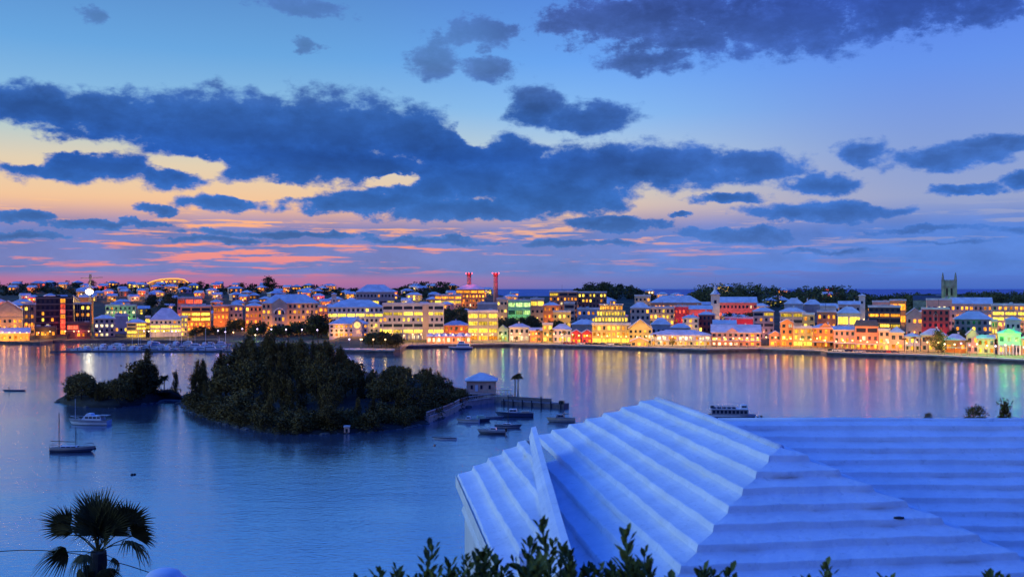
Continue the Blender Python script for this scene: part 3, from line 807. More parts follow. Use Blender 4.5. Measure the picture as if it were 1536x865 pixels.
Bd('long low salmon-red house below the white clock tower', 'house', 1034, 1068, 464, d=720, wall='salmon', roof='gable', rows='k', glow=('r', 700))
Bd('long white-roofed arcade with bright shop windows on the waterfront', 'arcade', 976, 1066, 503, off=26, wall='white', roof='hip', rows='wo', glow=('w', 1700), arcade=3.2, rh=3)
Bd('blue-roofed low house row right of the dark red brick house', 'house', 1070, 1104, 486, d=640, wall='blue', roof='gable', rows='k')
Bd('long low hall with a red wall strip amid dark trees', 'hall', 1088, 1132, 478, d=665, wall='red', roof='flat', rows='.k', glow=('r', 900))
Bd('long pale-roofed hall whose right end glows red', 'hall', 1078, 1135, 454, d=770, wall='salmon', roof='gable', rows='kr', glow=('r', 1100))
Bd('long pink arcade with a small central pediment and white shop lights', 'arcade', 1067, 1141, 499, off=26, wall='pink', roof='gable', rows='kyw', glow=('p', 3200), arcade=3.2, extra=pediment(-.08, .22, 'pink'))
# ---- right
Bd('pale stepped office with one yellow window row, rear of the pink arcade', 'office', 1130, 1161, 467, d=620, wall='grey', roof='hip', rows='YkKkk', glow=('p', 900))
Bd('small salmon gabled shop wedged right of the pink arcade', 'shop', 1154, 1172, 502, off=26, wall='salmon', roof='gfront', rows='no', rh=2, glow=('o', 2600))
Bd('tall orange tower house with square dark windows', 'tower house', 1171, 1190, 484, off=27, wall='orange', roof='gfront', rows='kkmo', rh=2, glow=('o', 3200))
Bd('grey tower office with a yellow attic row, behind the orange tower house', 'office', 1170, 1208, 468, d=590, wall='grey', roof='hip', rows='YKkkk', glow=('y', 2600))
Bd('yellow-lit entrance building right of the orange tower house', 'building', 1190, 1218, 492, off=28, wall='yellow', roof='flat', rows='oyY', glow=('y', 4200))
Bd('bright yellow side block with balconies behind the entrance building', 'building', 1204, 1222, 472, d=575, wall='yellow', roof='flat', rows='oyyy', glow=('y', 2600))
Bd('big orange building with a triangular pediment and lit arcade', 'building', 1219, 1251, 492, off=27, wall='orange', roof='hip', rows='noo', glow=('o', 4200), extra=pediment(.1, .55, 'orange'), arcade=3.2)
Bd('two-storey pink building with a yellow lit veranda', 'building', 1251, 1283, 495, off=27, wall='pink', roof='gable', rows='koy', glow=('y', 3600), arcade=3.4)
Bd('red-fronted building with a dark mansard roof and white window bands', 'building', 1283, 1317, 489, off=27, wall='salmon', roof='mansard', rows='Kky', glow=('r', 2600), arcade=3.2)
Bd('narrow cream building right of the dark mansard roof', 'building', 1318, 1335, 496, off=27, wall='cream', roof='flat', rows='kky', glow=('o', 1800))
Bd('cream two-storey house with grey hip roof, second right of the dark mansard', 'house', 1335, 1356, 499, off=27, wall='beige', roof='hip', rows='ko', glow=('o', 1800), rh=3.4)
Bd('small white house with a yellow lit upper porch', 'house', 1357, 1380, 505, off=27, wall='white', roof='hip', rows='yo', glow=('y', 1600), arcade=3)
Bd('wide cream house with hip roof and lit lower windows, below the red tall block', 'house', 1382, 1420, 503, off=28, wall='cream', roof='hip', rows='ky', glow=('y', 1300), rh=3.6)
Bd('low bungalow with orange arcade between the cream house and the small gable', 'bungalow', 1418, 1449, 510, off=26, wall='orange', roof='hip', rows='o', glow=('o', 2600), rh=3.2, arcade=2.8)
Bd('cream house with steep front gable right of the orange bungalow', 'house', 1450, 1468, 503, off=27, wall='cream', roof='gfront', rows='kk', rh=3.2, glow=('p', 900))
Bd('low cream row house with orange windows left of the green-lit roof', 'house', 1466, 1492, 508, off=27, wall='cream', roof='gable', rows='no', glow=('o', 1600))
def green_roof(root, w, dp, h):
    pediment(0, .5, glowm=WALL['green'])(root, w, dp, h)
    point(root, (-w * .28, -3.0, h + 1.4), (.01, 1, .03), 24000); point(root, (w * .28, -3.0, h + 1.4), (.01, 1, .03), 24000)
    n = 7
    for k in range(n):
        p_ = MB(); p_.tube([(0, 0, 0), (0, 0, h * .45)], .3, 8); p_.build('column', M_WHITE, root).location = (-w * .45 + w * .9 * k / (n - 1), -2.6, 0)
    s = MB(); s.box((0, -1.4, h * .47), (w, 3, .3)); s.build('balcony', M_WHITE, root)
Bd('white colonnaded building whose pediment and roof glow vivid green', 'building', 1497, 1531, 500, off=28, wall='white', roof='hip', rows='gy', glow=('y', 2000), extra=green_roof)
Bd('cream shop at the right edge beyond the green-lit roof', 'shop', 1532, 1560, 508, off=28, wall='cream', roof='hip', rows='no', glow=('o', 1800))
Bd('block with four orange windows above the big orange building', 'building', 1226, 1254, 468, d=600, wall='brown', roof='flat', rows='nok', glow=('o', 1300))
Bd('white office with a yellow ribbon window above the yellow veranda', 'office', 1256, 1291, 470, d=590, wall='white', roof='hip', rows='Yk', glow=('o', 700), rh=4)
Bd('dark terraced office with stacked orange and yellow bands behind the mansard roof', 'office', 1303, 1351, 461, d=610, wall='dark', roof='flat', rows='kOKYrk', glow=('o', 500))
Bd('orange penthouse block on top of the slope left of the cathedral', 'building', 1335, 1359, 451, d=720, wall='orange', roof='flat', rows='OO', glow=('o', 2600))
Bd('low pink flat block left of the orange penthouse block', 'building', 1309, 1336, 453, d=740, wall='pink', roof='flat', rows='ok', glow=('p', 700))
Bd('grey gabled house left of the tall red block', 'house', 1360, 1384, 472, d=600, wall='grey', roof='gfront', rows='ok', rh=4, glow=('o', 600))
def arched(root, w, dp, h):
    s = MB(); s.tube([(-.06 * w, -.3, h * .62), (-.06 * w, -.3, h * .84), (0, -.3, h * .9), (.06 * w, -.3, h * .84), (.06 * w, -.3, h * .62)], .18, 5); s.build('arch', WALL['grey'], root)
Bd('tall deep red block with three yellow windows at its foot', 'building', 1383, 1424, 464, d=585, wall='red', roof='flat', rows='kkk.y', extra=arched, glow=('r', 1000))
Bd('pink and white block standing behind the tall red block', 'building', 1390, 1428, 450, d=660, wall='pink', roof='flat', rows='kk', glow=('p', 900))
Bd('long low white terrace with scattered orange windows right of the cathedral foot', 'terrace', 1426, 1488, 456, d=680, wall='grey', roof='gable', rows='nnk', glow=('o', 700))
Bd('building under a big plain blue-white roof behind the small gable', 'building', 1432, 1490, 479, d=600, wall='grey', roof='hip', rows='kmk', rh=5)
Bd('long terraced office with three yellow window rows at the right edge', 'office', 1488, 1545, 458, d=640, wall='beige', roof='flat', rows='oYYmk', glow=('o', 1300))
Bd('white upright house behind the green-lit roof', 'house', 1508, 1531, 480, d=560, wall='white', roof='hip', rows='kk')
Bd('slim yellow-lit stair tower left of the green-lit roof', 'tower', 1488, 1496, 482, d=540, wall='yellow', roof='flat', rows='yyyy', glow=('y', 1600), sides=False)
Bd('blue-roofed house under the wooded ridge, left of two alike', 'house', 1177, 1205, 456, d=720, wall='blue', roof='hip', rows='k', rh=4.5)
Bd('blue-roofed house under the wooded ridge, right of two alike', 'house', 1206, 1232, 457, d=730, wall='grey', roof='hip', rows='k', rh=4)
Bd('white gabled hall right of the two blue-roofed houses', 'hall', 1231, 1254, 459, d=710, wall='white', roof='gable', rows='k')
Bd('long grey flat building left of the white church tower', 'building', 1258, 1290, 457, d=740, wall='grey', roof='gable', rows='kn')

# ---- landmark towers
def tower_at(px, d): return WD(px, d, ground(px, d))
def chimney_stack(px, d, ytop, yb, label):
    zg = ground(px, d); zt = EYE - (ytop - 432.5) / F * d; h = zt - zg
    r = thing('chimney_stack', WD(px, d, zg), 0, label, 'chimney', 'twin power station chimneys')
    s = MB(); s.lathe([(2.3, -1), (2.1, h * .5), (1.9, h - 1)], (0, 0, 0), 16); s.build('shaft', mat('chimney_render', (.36, .20, .15), .9, .2, .4), r, True)
    s = MB(); s.lathe([(2.15, h - 3.2), (2.15, h - .9)], (0, 0, 0), 16); s.build('top_band', WALL['red'], r, True)
    s = MB(); s.lathe([(2.3, h - 1), (2.3, h - .3), (1.7, h)], (0, 0, 0), 16); s.build('crown', M_METAL, r)
    for k in range(3):
        th = R(-90 + (k - 1) * 70); s = MB(); s.lathe([(.2, -.35), (.55, 0), (.2, .35)], (2.9 * math.cos(th), 2.9 * math.sin(th), h - .4), 8); s.build('warning_lamp', emit('red_warning', (1, .04, .05), 14), r)
    point(r, (0, -5.0, h - 2), (1, .05, .06), 900); point(r, (0, -5.0, h - 9), (1, .12, .06), 800)
chimney_stack(703.5, 910, 409, 432, 'round brown chimney with a red-lit top, left one of the pair')
chimney_stack(743.5, 870, 409, 447, 'taller round brown chimney with a red-lit top, right one of the pair')
# cathedral tower
zg = ground(1424, 790); d = 790; zt = EYE - (421 - 432.5) / F * d
ct = thing('cathedral', WD(1424, d, zg), -R(22), 'tall stone cathedral tower with corner pinnacles, floodlit green', 'cathedral')
MS = mat('cathedral_stone', (.24, .24, .20), .9, .25, .3)
h = zt - zg; s = MB(); s.box((0, 5, h / 2 - 1), (9.2, 9.2, h + 2)); s.box((0, 5, h * .55), (9.7, 9.7, .5)); s.box((0, 5, h * .8), (9.6, 9.6, .4)); s.build('wall', MS, ct)
for sx in (-1, 1):
    for sy in (0, 1):
        s = MB(); s.box((0, 0, (h + 1) / 2), (1.9, 1.9, h + 1.0)); s.lathe([(.95, h + .9), (.8, h + 3), (.12, h + 6.8)], (0, 0, 0), 6); s.build('pinnacle', MS, ct).location = (sx * 4.7, .3 + sy * 9.4, 0)
for k in range(7):
    s = MB(); s.box((0, 0, 0), (.8, .5, .9)); s.build('merlon', MS, ct).location = (-3.3 + k * 1.1, .55, h + .44)
for k in (-1, 1):
    s = MB(); s.extr_y([(-.7, 0), (.7, 0), (.7, 5), (0, 6.4), (-.7, 5)], -.1, .1); s.build('louvre_opening', M_BLACK, ct).location = (k * 1.7, .35, h * .55 + 1)
s = MB(); s.box((-16, 12, h * .22), (22, 11, h * .44)); s.build('nave', MS, ct)
s = MB(); s.v = []; s.extr_y([(-6, 0), (6, 0), (0, 4)], -11, 11); o = s.build('nave_roof', M_DROOF, ct); o.location = (-16, 12, h * .44); o.rotation_euler = (0, 0, R(90))
point(ct, (7.5, -2.5, 3), (.2, 1, .16), 12000); point(ct, (-2, -7, 3), (.3, 1, .25), 3600)
s = MB(); s.box((6.6, -1.8, .4), (.7, .5, .5)); s.build('floodlight', emit('green_flood', (.3, 1, .3), 6), ct)
# white clock tower
def white_tower(px, wpx, ytop, d, label, spire=True, glow=('w', 1300)):
    zg = ground(px, d); w = wpx / F * d; h = EYE - (ytop - 432.5) / F * d - zg
    r = thing('clock_tower' if spire else 'church_tower', WD(px, d, zg), -math.atan((px - 768) / F), label, 'tower')
    s = MB(); s.box((0, w / 2, h / 2 - .5), (w, w, h + 1)); s.box((0, w / 2, h - .3), (w * 1.25, w * 1.25, .5)); s.build('wall', WALL['white'], r)
    if spire:
        s = MB(); s.lathe([(w * .62, h), (w * .34, h + w * .3), (w * .2, h + w * .45), (w * .2, h + w * .75), (.1, h + w * 1.0), (.05, h + w * 2.1)], (0, w / 2, 0), 8); s.build('cupola', M_ROOF, r)
    else:
        s = roof_mesh('hip', w, w, .4, w * .3); s.build('roof', M_ROOF, r).location = (0, 0, h)
    window(r, 0, -.03, h * .72, w * .3, w * .4, MATS['glass_dark'])
    s = MB(); s.box((w * .3, -2.4, .5), (.6, .4, .5)); s.build('floodlight', emit('lamp_glow_w', LC['w'], 7), r)
    point(r, (w * .35, -3.2, 1.5), LC[glow[0]], glow[1])
white_tower(1073, 13, 441, 745, 'square white clock tower with a small spire, floodlit', True, ('y', 1700))
white_tower(1293, 9, 443, 760, 'plain square white church tower below the wooded hill', False, ('w', 350))
white_tower(501, 7, 441, 790, 'little cream church tower left of the distant hip-roofed hall', False, ('y', 700))
white_tower(220.5, 5, 433, 900, 'slim yellow-lit tower on the slope left of the string-lit hotel', False, ('y', 1500))
# string-lit hotel on the ridge
d = 1120; zg = ground(250, d)
sh = thing('ridge_hotel', WD(250, d, zg), R(18), 'hilltop building whose curved roofline is outlined with amber string lights', 'hotel')
prof = [(217, 429), (224, 425), (232, 421.5), (242, 419), (254, 418), (266, 418), (275, 419.5), (281, 424)]
P2 = [((x - 250) / F * d, EYE - (y - 432.5) / F * d - zg) for x, y in prof]
s = MB(); s.extr_y([(P2[-1][0], -2), *reversed(P2), (P2[0][0], -2)], 0, 14); s.build('wall', WALL['cream'], sh)
s = MB(); s.tube([(x, -.6, z + .25) for x, z in P2], .55, 6); s.build('string_lights', emit('string_amber', (1, .45, .08), 1.6, True), sh)
for i in range(9):
    X = P2[0][0] * .75 + (P2[-1][0] - P2[0][0]) * .85 * i / 9; window(sh, X, -.05, interp(P2, X) - 3.0, 2.2, 1.8, MATS['window_orange' if i % 3 else 'window_yellow'])
point(sh, (-8, -4, interp(P2, -8) - 1), LC['o'], 4000); point(sh, (14, -4, interp(P2, 14) - 1), LC['o'], 3000)
# floodlight mast
px, d = 135.5, 715; zg = ground(px, d); zl = EYE - (437.5 - 432.5) / F * d; zt = EYE - (411 - 432.5) / F * d
fm = thing('floodlight_mast', WD(px, d, zg), 0, 'tall lattice mast carrying one dazzling white floodlight', 'floodlight mast')
s = MB()
for sx in (-.8, .8):
    for sy in (-.8, .8): s.tube([(sx, sy, -1), (sx * .6, sy * .6, zt - zg)], .16, 4)
for k in range(16):
    z0 = (zt - zg) * k / 16; z1 = (zt - zg) * (k + 1) / 16; s.tube([(-.8, -.8, z0), (.8, -.8, z1)], .1, 4); s.tube([(.8, .8, z0), (-.8, .8, z1)], .1, 4)
s.build('lattice', M_METAL, fm)
s = MB(); s.tube([(-7, 0, zt - zg - 3), (9, 0, zt - zg - 2.4)], .3, 4); s.build('jib', M_METAL, fm)
s = MB(); s.lathe([(.5, -2.0), (2.3, -1.1), (2.7, 0), (2.3, 1.1), (.5, 2.0)], (0, -1.8, zl - zg), 12); s.build('floodlight', emit('flood_white', (1, .80, .50), 25), fm)
point(fm, (0, -4.6, zl - zg), (1, .70, .34), 90000, 1.6)

# ---- hillside houses
HOUSE_V = []
for k, wl in enumerate(('white', 'cream', 'pink', 'salmon', 'beige', 'orange', 'yellow', 'blue')):
    w, dp, h = [(9, 7, 3.6), (11, 8, 5.4), (13, 8, 3.6), (8, 7, 5.2), (15, 9, 5.6), (10, 8, 3.8), (9, 7, 5.0), (12, 8, 4.0)][k]
    s = MB(); s.box((0, dp / 2, h / 2 - 1.5), (w, dp, h + 3)); wm = s.mesh('wall', WALL[wl])
    rm = roof_mesh('hip' if k % 3 else 'gable', w, dp, .5, 2.6).mesh('roof', M_ROOF)
    HOUSE_V.append((wl, w, dp, h, wm, rm))
ZONES = [(-60, 130, 'on the hillside left of the floodlight mast'), (130, 215, 'between the floodlight mast and the string-lit hotel'), (215, 300, 'below the string-lit hotel'),
         (300, 400, 'on the ridge above the orange arched block'), (400, 500, 'on the ridge above the large hotel'), (500, 600, 'behind the distant hip-roofed hall'),
         (600, 700, 'on the green hill left of the chimneys'), (700, 860, 'on the low ground by the right chimney'), (860, 985, 'on the wooded hill above the yellow office'),
         (985, 1140, 'around the white clock tower'), (1140, 1300, 'on the wooded ridge by the church tower'), (1300, 1420, 'on the slope left of the cathedral'), (1420, 1620, 'below the trees right of the cathedral')]
HZ = {z[2]: [] for z in ZONES}
placed = [(p_, d_) for p_, d_, _, _ in ALLB]
HOUSES = []
tries = 0
while len(HOUSES) < 235 and tries < 9000:
    tries += 1
    px = rnd.uniform(-40, 1570) if rnd.random() < .6 else rnd.uniform(-40, 700); d = rnd.choice([690, 740, 790, 840, 890, 940, 990, 1040, 1090, 1125]) + rnd.uniform(-22, 22)
    if px > 600 and d > 1060 and rnd.random() < .7: continue
    if 860 < px < 960 and d > 930 and rnd.random() < .75: continue
    if px > 1030 and d > 860 and rnd.random() < .8: continue
    if px < 600 and d < 830 and rnd.random() < .5: continue
    if d < shore(px) + 110: continue
    if any(abs(px - p_) < 22 and abs(d - d_) < 22 for p_, d_ in placed): continue
    placed.append((px, d))
    wl, w, dp, h, wm, rm = HOUSE_V[rnd.randrange(8)] if not (px < 560 and rnd.random() < .3) else HOUSE_V[rnd.choice((3, 5))]
    zn = next(z[2] for z in ZONES if z[0] <= px < z[1])
    r = thing('hillside_house', WD(px, d, ground(px, d)), -math.atan((px - 768) / F) + rnd.uniform(-.5, .5), 'x', 'house', 'white-roofed houses ' + zn)
    link('wall', wm, r); link('roof', rm, r, (0, 0, h))
    lit = rnd.random() < (.92 if px < 600 else .75)
    c = rnd.choice('oooory' if px < 600 else 'ooyyw')
    nw = 2 if w < 10 else 3; nlit = 0
    for k in range(nw):
        on = lit and rnd.random() < .75; nlit += on
        window(r, -w / 2 + w * (k + .5) / nw, -.03, h * (.5 if h < 4.5 else .7), 1.7, 1.6, MATS[WM[c]] if on else MATS['glass_dark'])
    if h > 4.5:
        for k in range(nw):
            on = lit and rnd.random() < .5; nlit += on
            window(r, -w / 2 + w * (k + .5) / nw, -.03, h * .26, 1.7, 1.4, MATS[WM[c]] if on else MATS['glass_dark'])
    if lit and rnd.random() < .7:
        point(r, (rnd.uniform(-.3, .3) * w, -3, 2.6), LC['o' if c in 'or' else 'y'] if rnd.random() < .8 else LC['r'], rnd.uniform(1600, 5200), .3)
        lm = link('wall_lamp', _lampmesh, r, (0, -.25, 2.4))
    r['look'] = (wl if wl not in ('beige',) else 'beige') + ('-walled' if nlit else '-walled unlit')
    HZ[zn].append(r); HOUSES.append(r)
for zn, hs in HZ.items():
    order_labels(hs, '{look} white-roofed house, {ord} from the left ' + zn)

# ------------------------------------------------------------------ trees
def crown_mesh(kind, H, Wd, nclump, nleaf, leaf, seed, m, trunk=True):
    r = random.Random(seed); s = MB(); lob = (r.uniform(0, 6), r.uniform(0, 6), r.uniform(0, 6))
    for c in range(nclump):
        t = r.random()
        if kind == 'round':
            z = H * (.28 + .72 * t); rad = Wd * .5 * math.sqrt(max(0, 1 - ((t - .42) / .62) ** 2)) * r.uniform(.5, 1.2)
        elif kind == 'plume':      # feathery casuarina / cedar, ragged upright
            z = H * (.10 + .90 * t); t = t ** 1.15; z = H * (.08 + .92 * t); rad = Wd * .5 * (1 - t) ** .45 * (.5 + .5 * math.sin(lob[0] + t * 9) ** 2) * (.5 + .6 * r.random()) * (1.0 if r.random() < .75 else 1.45)
        else:                      # bush
            z = H * (.05 + .95 * t); rad = Wd * .5 * math.sqrt(max(0, 1 - t ** 2)) * r.uniform(.6, 1.05)
        th = r.uniform(0, 2 * math.pi); rr = rad * math.sqrt(r.uniform(.15, 1)); 
        C = Vector((rr * math.cos(th), rr * math.sin(th), z)); cs = leaf * r.uniform(1.5, 2.8)
        for k in range(nleaf):
            if kind == 'plume':
                q = C + Vector((r.gauss(0, .35), r.gauss(0, .35), r.gauss(.2, .7))) * cs * .6
                a = Vector((r.gauss(0, .5) + .5 * math.cos(th), r.gauss(0, .5) + .5 * math.sin(th), r.uniform(.4, 1.3))).normalized()
                L, B = leaf * r.uniform(.9, 1.7), leaf * r.uniform(.22, .45)
            else:
                q = C + Vector((r.gauss(0, .5), r.gauss(0, .5), r.gauss(0, .42))) * cs * .7
                a = Vector((r.gauss(0, 1), r.gauss(0, 1), r.gauss(0, .7))).normalized(); L, B = leaf * r.uniform(.6, 1.1), leaf * r.uniform(.4, .7)
            b = a.cross(Vector((r.gauss(0, 1), r.gauss(0, 1), r.gauss(0, 1)))).normalized()
            s.face([q - a * L * .5, q + b * B * .5, q + a * L * .5, q - b * B * .5])
    return s.mesh('crown', m)
def trunk_mesh(H, rad, seed, lean=.06, limbs=5):
    r = random.Random(seed); s = MB(); top = Vector((r.gauss(0, lean) * H, r.gauss(0, lean) * H, H * .9))
    pts = [Vector((0, 0, -.8)), top * .35 + Vector((0, 0, .2)), top * .7, top]
    s.tube(pts, [rad, rad * .8, rad * .5, rad * .15], 7)
    for k in range(limbs):
        f = r.uniform(.3, .85); q = top * f; th = r.uniform(0, 6.28); L = H * r.uniform(.16, .32) * (1.15 - f)
        s.tube([q, q + Vector((math.cos(th) * L * .6, math.sin(th) * L * .6, L * .45)), q + Vector((math.cos(th) * L, math.sin(th) * L, L))], [rad * .35, rad * .22, rad * .06], 5)
    return s.mesh('trunk', M_BARK)
TV = {}
for k in range(5): TV['plume', k] = (crown_mesh('plume', 10, 6.2, 105, 15, .62, 10 + k, M_LEAF), trunk_mesh(10, .2, 20 + k), 10)
for k in range(4): TV['round', k] = (crown_mesh('round', 8, 8, 92, 15, .70, 30 + k, M_LEAF), trunk_mesh(8, .24, 40 + k), 8)
for k in range(4): TV['town', k] = (crown_mesh('round', 8, 8.6, 60, 14, 1.0, 50 + k, M_LEAF2), trunk_mesh(7.4, .24, 60 + k), 8)
for k in range(2): TV['bush', k] = (crown_mesh('bush', 3, 4.2, 50, 14, .5, 70 + k, M_LEAF), trunk_mesh(2.4, .1, 80 + k), 3)
def tree(kind, v, loc, H, label, group=None, name='evergreen_tree', wid=1.0, parts=True):
    c, t, h0 = TV[kind, v]; sc = H / h0
    r = thing(name, loc, rnd.uniform(0, 6.28), label, 'tree' if kind != 'bush' else 'bush', group, (sc * wid, sc * wid, sc))
    link('trunk', t, r); link('crown', c, r)
    return r
TOPS = [(262, 560), (280, 548), (300, 538), (325, 530), (345, 520), (365, 508), (385, 502), (400, 500), (420, 505), (440, 508), (460, 506), (480, 510), (495, 510), (512, 516), (525, 538),
        (545, 552), (570, 555), (590, 548), (620, 552), (645, 552), (660, 560), (680, 572), (700, 584)]
# big island: every tree planted on the mound, its height set so the canopy follows the photographed outline
IT = []
tries = 0
while len(IT) < 205 and tries < 9000:
    tries += 1
    q = W(rnd.uniform(268, 712), 100 + 0, 0) if False else None
    px = rnd.uniform(268, 704); d = rnd.uniform(232, 385)
    x, y = (px - 768) / F * d, d
    hz, f = h_main(x, y)
    if f > .965: continue
    if any((x - a) ** 2 + (y - b) ** 2 < 2.4 ** 2 for a, b in IT): continue
    IT.append((x, y))
    ty = interp(TOPS, px) + rnd.uniform(-2, 14)
    lim = (EYE - (ty - 432.5) / F * d - hz) * (.86 if px < 520 else .94)
    back = d > 300
    H = min(lim, rnd.uniform(9.5, 16.0) if back else rnd.uniform(6.5, 10.5))
    if f > .8: H = min(H, rnd.uniform(4.0, 7.0))
    if H < 2.0: continue
    kind = 'plume' if (rnd.random() < (.8 if px < 540 else .45)) else 'round'
    tree(kind, rnd.randrange(5 if kind == 'plume' else 4), (x, y, hz - .2), H, 'dark evergreen tree massed in the dense wood on the large island', 'dark trees massed on the large island',
         wid=rnd.uniform(.7, 1.15) * (1.3 if H < 7 else 1))
SB = 0; tries = 0; SBP = []
while SB < 85 and tries < 9000:
    tries += 1
    px = rnd.uniform(270, 690); d = rnd.uniform(232, 330); x = (px - 768) / F * d; hz, f = h_main(x, d)
    if not (.84 < f < .985) or any((x - a) ** 2 + (d - b) ** 2 < 1.8 ** 2 for a, b in SBP): continue
    py = 432.5 + (EYE - hz) / F * 0 if False else 0
    if d > interp([(270, 305), (330, 272), (400, 250), (480, 247), (600, 256), (650, 275), (700, 300)], px): continue
    SBP.append((x, d)); SB += 1
    v = rnd.randrange(2); tree('bush', v, (x, d, hz - .3), rnd.uniform(2.2, 4.2), 'dark bush overhanging the near shore of the large island', 'bushes along the near shore of the large island', 'shore_bush', rnd.uniform(.9, 1.3))
for k in range(34):       # ragged plumes standing clear of the canopy
    px = rnd.uniform(300, 520) if k < 24 else rnd.uniform(520, 690); d = rnd.uniform(318, 345) if px < 600 else rnd.uniform(310, 322); x = (px - 768) / F * d; hz, f = h_main(x, d)
    if f > .98: continue
    lim = (EYE - (interp(TOPS, px) - rnd.uniform(-5, 5) - 432.5) / F * d - hz) * .88
    tree('plume' if px < 600 else 'round', rnd.randrange(4), (x, d, hz - .2), lim, 'ragged tree top rising above the canopy of the large island', 'ragged tree tops above the island canopy', wid=rnd.uniform(.5, .8) if px < 600 else .8)
for px, ty, d, lb in ((372, 497, 335, 'tallest ragged casuarina on the left half of the large island'), (402, 494, 340, 'wispy casuarina top standing against the park lights on the large island'),
                      (488, 506, 340, 'pair-topped casuarina at the right end of the tall group on the large island'), (296, 536, 305, 'feathery tree leaning out at the left tip of the large island')):
    x = (px - 768) / F * d; hz, f = h_main(x, d); tree('plume', rnd.randrange(5), (x, d, hz - .2), (EYE - (ty - 432.5) / F * d - hz) * .88, lb, wid=.8)
TOP2 = [(96, 585), (105, 566), (118, 555), (132, 554), (140, 566), (155, 570), (172, 564), (183, 556), (195, 560), (205, 548), (214, 536), (224, 533), (232, 545), (236, 570)]
n2 = 0; tries = 0; IT2 = []
while n2 < 62 and tries < 3000:
    tries += 1
    px = rnd.uniform(94, 236); d = rnd.uniform(288, 328); x = (px - 768) / F * d; hz, f = h_small(x, d)
    if f > .93 or any((x - a) ** 2 + (d - b) ** 2 < 1.9 ** 2 for a, b in IT2): continue
    IT2.append((x, d)); n2 += 1
    lim = EYE - (interp(TOP2, px) + rnd.uniform(0, 10) - 432.5) / F * d - hz
    kind = 'plume' if rnd.random() < .6 else 'round'
    tree(kind, rnd.randrange(4), (x, d, hz - .2), max(2.2, min(lim * .94, rnd.uniform(8, 15))), 'dark evergreen tree massed on the small island', 'dark trees massed on the small island', wid=rnd.uniform(.9, 1.3))
x = (222 - 768) / F * 312; tree('plume', 2, (x, 312, 1.2), 13.6, 'tall feathery casuarina at the right end of the small island', wid=.9)
x = (263 - 768) / F * 315; tree('plume', 1, (x, 315, .3), 8.0, 'slim young casuarina on the shingle spit between the islands', wid=.8)

# feather palms
def palm_mesh(n, L, seed, m, droop=1.0):
    r = random.Random(seed); s = MB()
    for k in range(n):
        th = 2 * math.pi * k / n + r.uniform(-.2, .2); up = r.uniform(-.1, 1.0); pts = []
        for i in range(7):
            t = i / 6; rr = L * t * (.9 if up < .6 else .6); z = L * (up * t * .9 - droop * .62 * t * t); pts.append(Vector((rr * math.cos(th), rr * math.sin(th), z)))
        s.tube(pts, [.05, .045, .04, .035, .03, .02, .01], 4)
        side = Vector((-math.sin(th), math.cos(th), 0))
        for i in range(1, 19):
            t = i / 18 * 6; j = min(5, int(t)); q = pts[j].lerp(pts[j + 1], t - j); ll = L * .34 * math.sin(math.pi * min(1, .12 + i / 19)) + .1
            for sg in (-1, 1):
                e = q + side * sg * ll * .8 + Vector((0, 0, -ll * .55)); dd = (pts[j + 1] - pts[j]).normalized() * .11
                s.face([q - dd, q + dd, e])
    return s.mesh('crown', m)
PALMC = [palm_mesh(15, 2.5, 5, M_LEAF), palm_mesh(13, 2.2, 6, M_LEAF)]
def palm(loc, H, label, v=0, lean=.02, group=None, sc=1):
    r = thing('palm_tree', loc, rnd.uniform(0, 6), label, 'palm', group)
    s = MB(); s.tube([(0, 0, -.6), (lean * H * .5, 0, H * .5), (lean * H, 0, H)], [.22, .16, .14], 8); s.build('trunk', M_BARK, r)
    link('crown', PALMC[v], r, (lean * H, 0, H), 0, (sc, sc, sc))
    return r
palm((( 246 - 768) / F * 312, 312, .6), 6.2, 'solitary palm on the spit between the two islands', 0)

# ------------------------------------------------------------------ town trees and wooded hills
def ttree(px, d, H, label, group=None, kind='town', wid=1.0):
    return tree(kind, rnd.randrange(4), WD(px, d, ground(px, d) - .2), H, label, group, 'town_tree', wid)
CL = [  # px0, px1, d0, d1, count, height range, zone words
    (346, 372, 690, 720, 8, (5, 8), 'on the bank left of the salmon hotel wing'), (284, 345, 655, 690, 14, (4, 6), 'on the dark embankment by the marina'),
    (372, 490, 648, 676, 26, (5, 8), 'in the dark park below the large hotel'), (455, 482, 640, 655, 5, (11, 14), 'in the tall clump right of the large hotel'),
    (548, 602, 545, 570, 9, (6, 9), 'on the lit waterfront point'), (666, 704, 690, 760, 12, (8, 12), 'between the white office block and the glass office'),
    (745, 800, 655, 720, 18, (7, 11), 'below the pale green office'), (800, 845, 640, 690, 14, (6, 9), 'behind the yellow shop house'),
    (1088, 1130, 690, 735, 12, (6, 9), 'above the red-stripped hall'), (560, 640, 730, 800, 14, (7, 10), 'behind the white office block'),
    (220, 300, 800, 900, 20, (7, 11), 'on the slope below the string-lit hotel'), (1425, 1450, 560, 590, 6, (5, 7), 'beside the tall red block'), (1465, 1500, 520, 560, 6, (4, 6), 'behind the small front gable'),
]
for (a, b, d0, d1, n, hr, z) in CL:
    for k in range(n):
        ttree(rnd.uniform(a, b), rnd.uniform(d0, d1), rnd.uniform(*hr), 'dark round tree ' + z, 'dark trees ' + z)
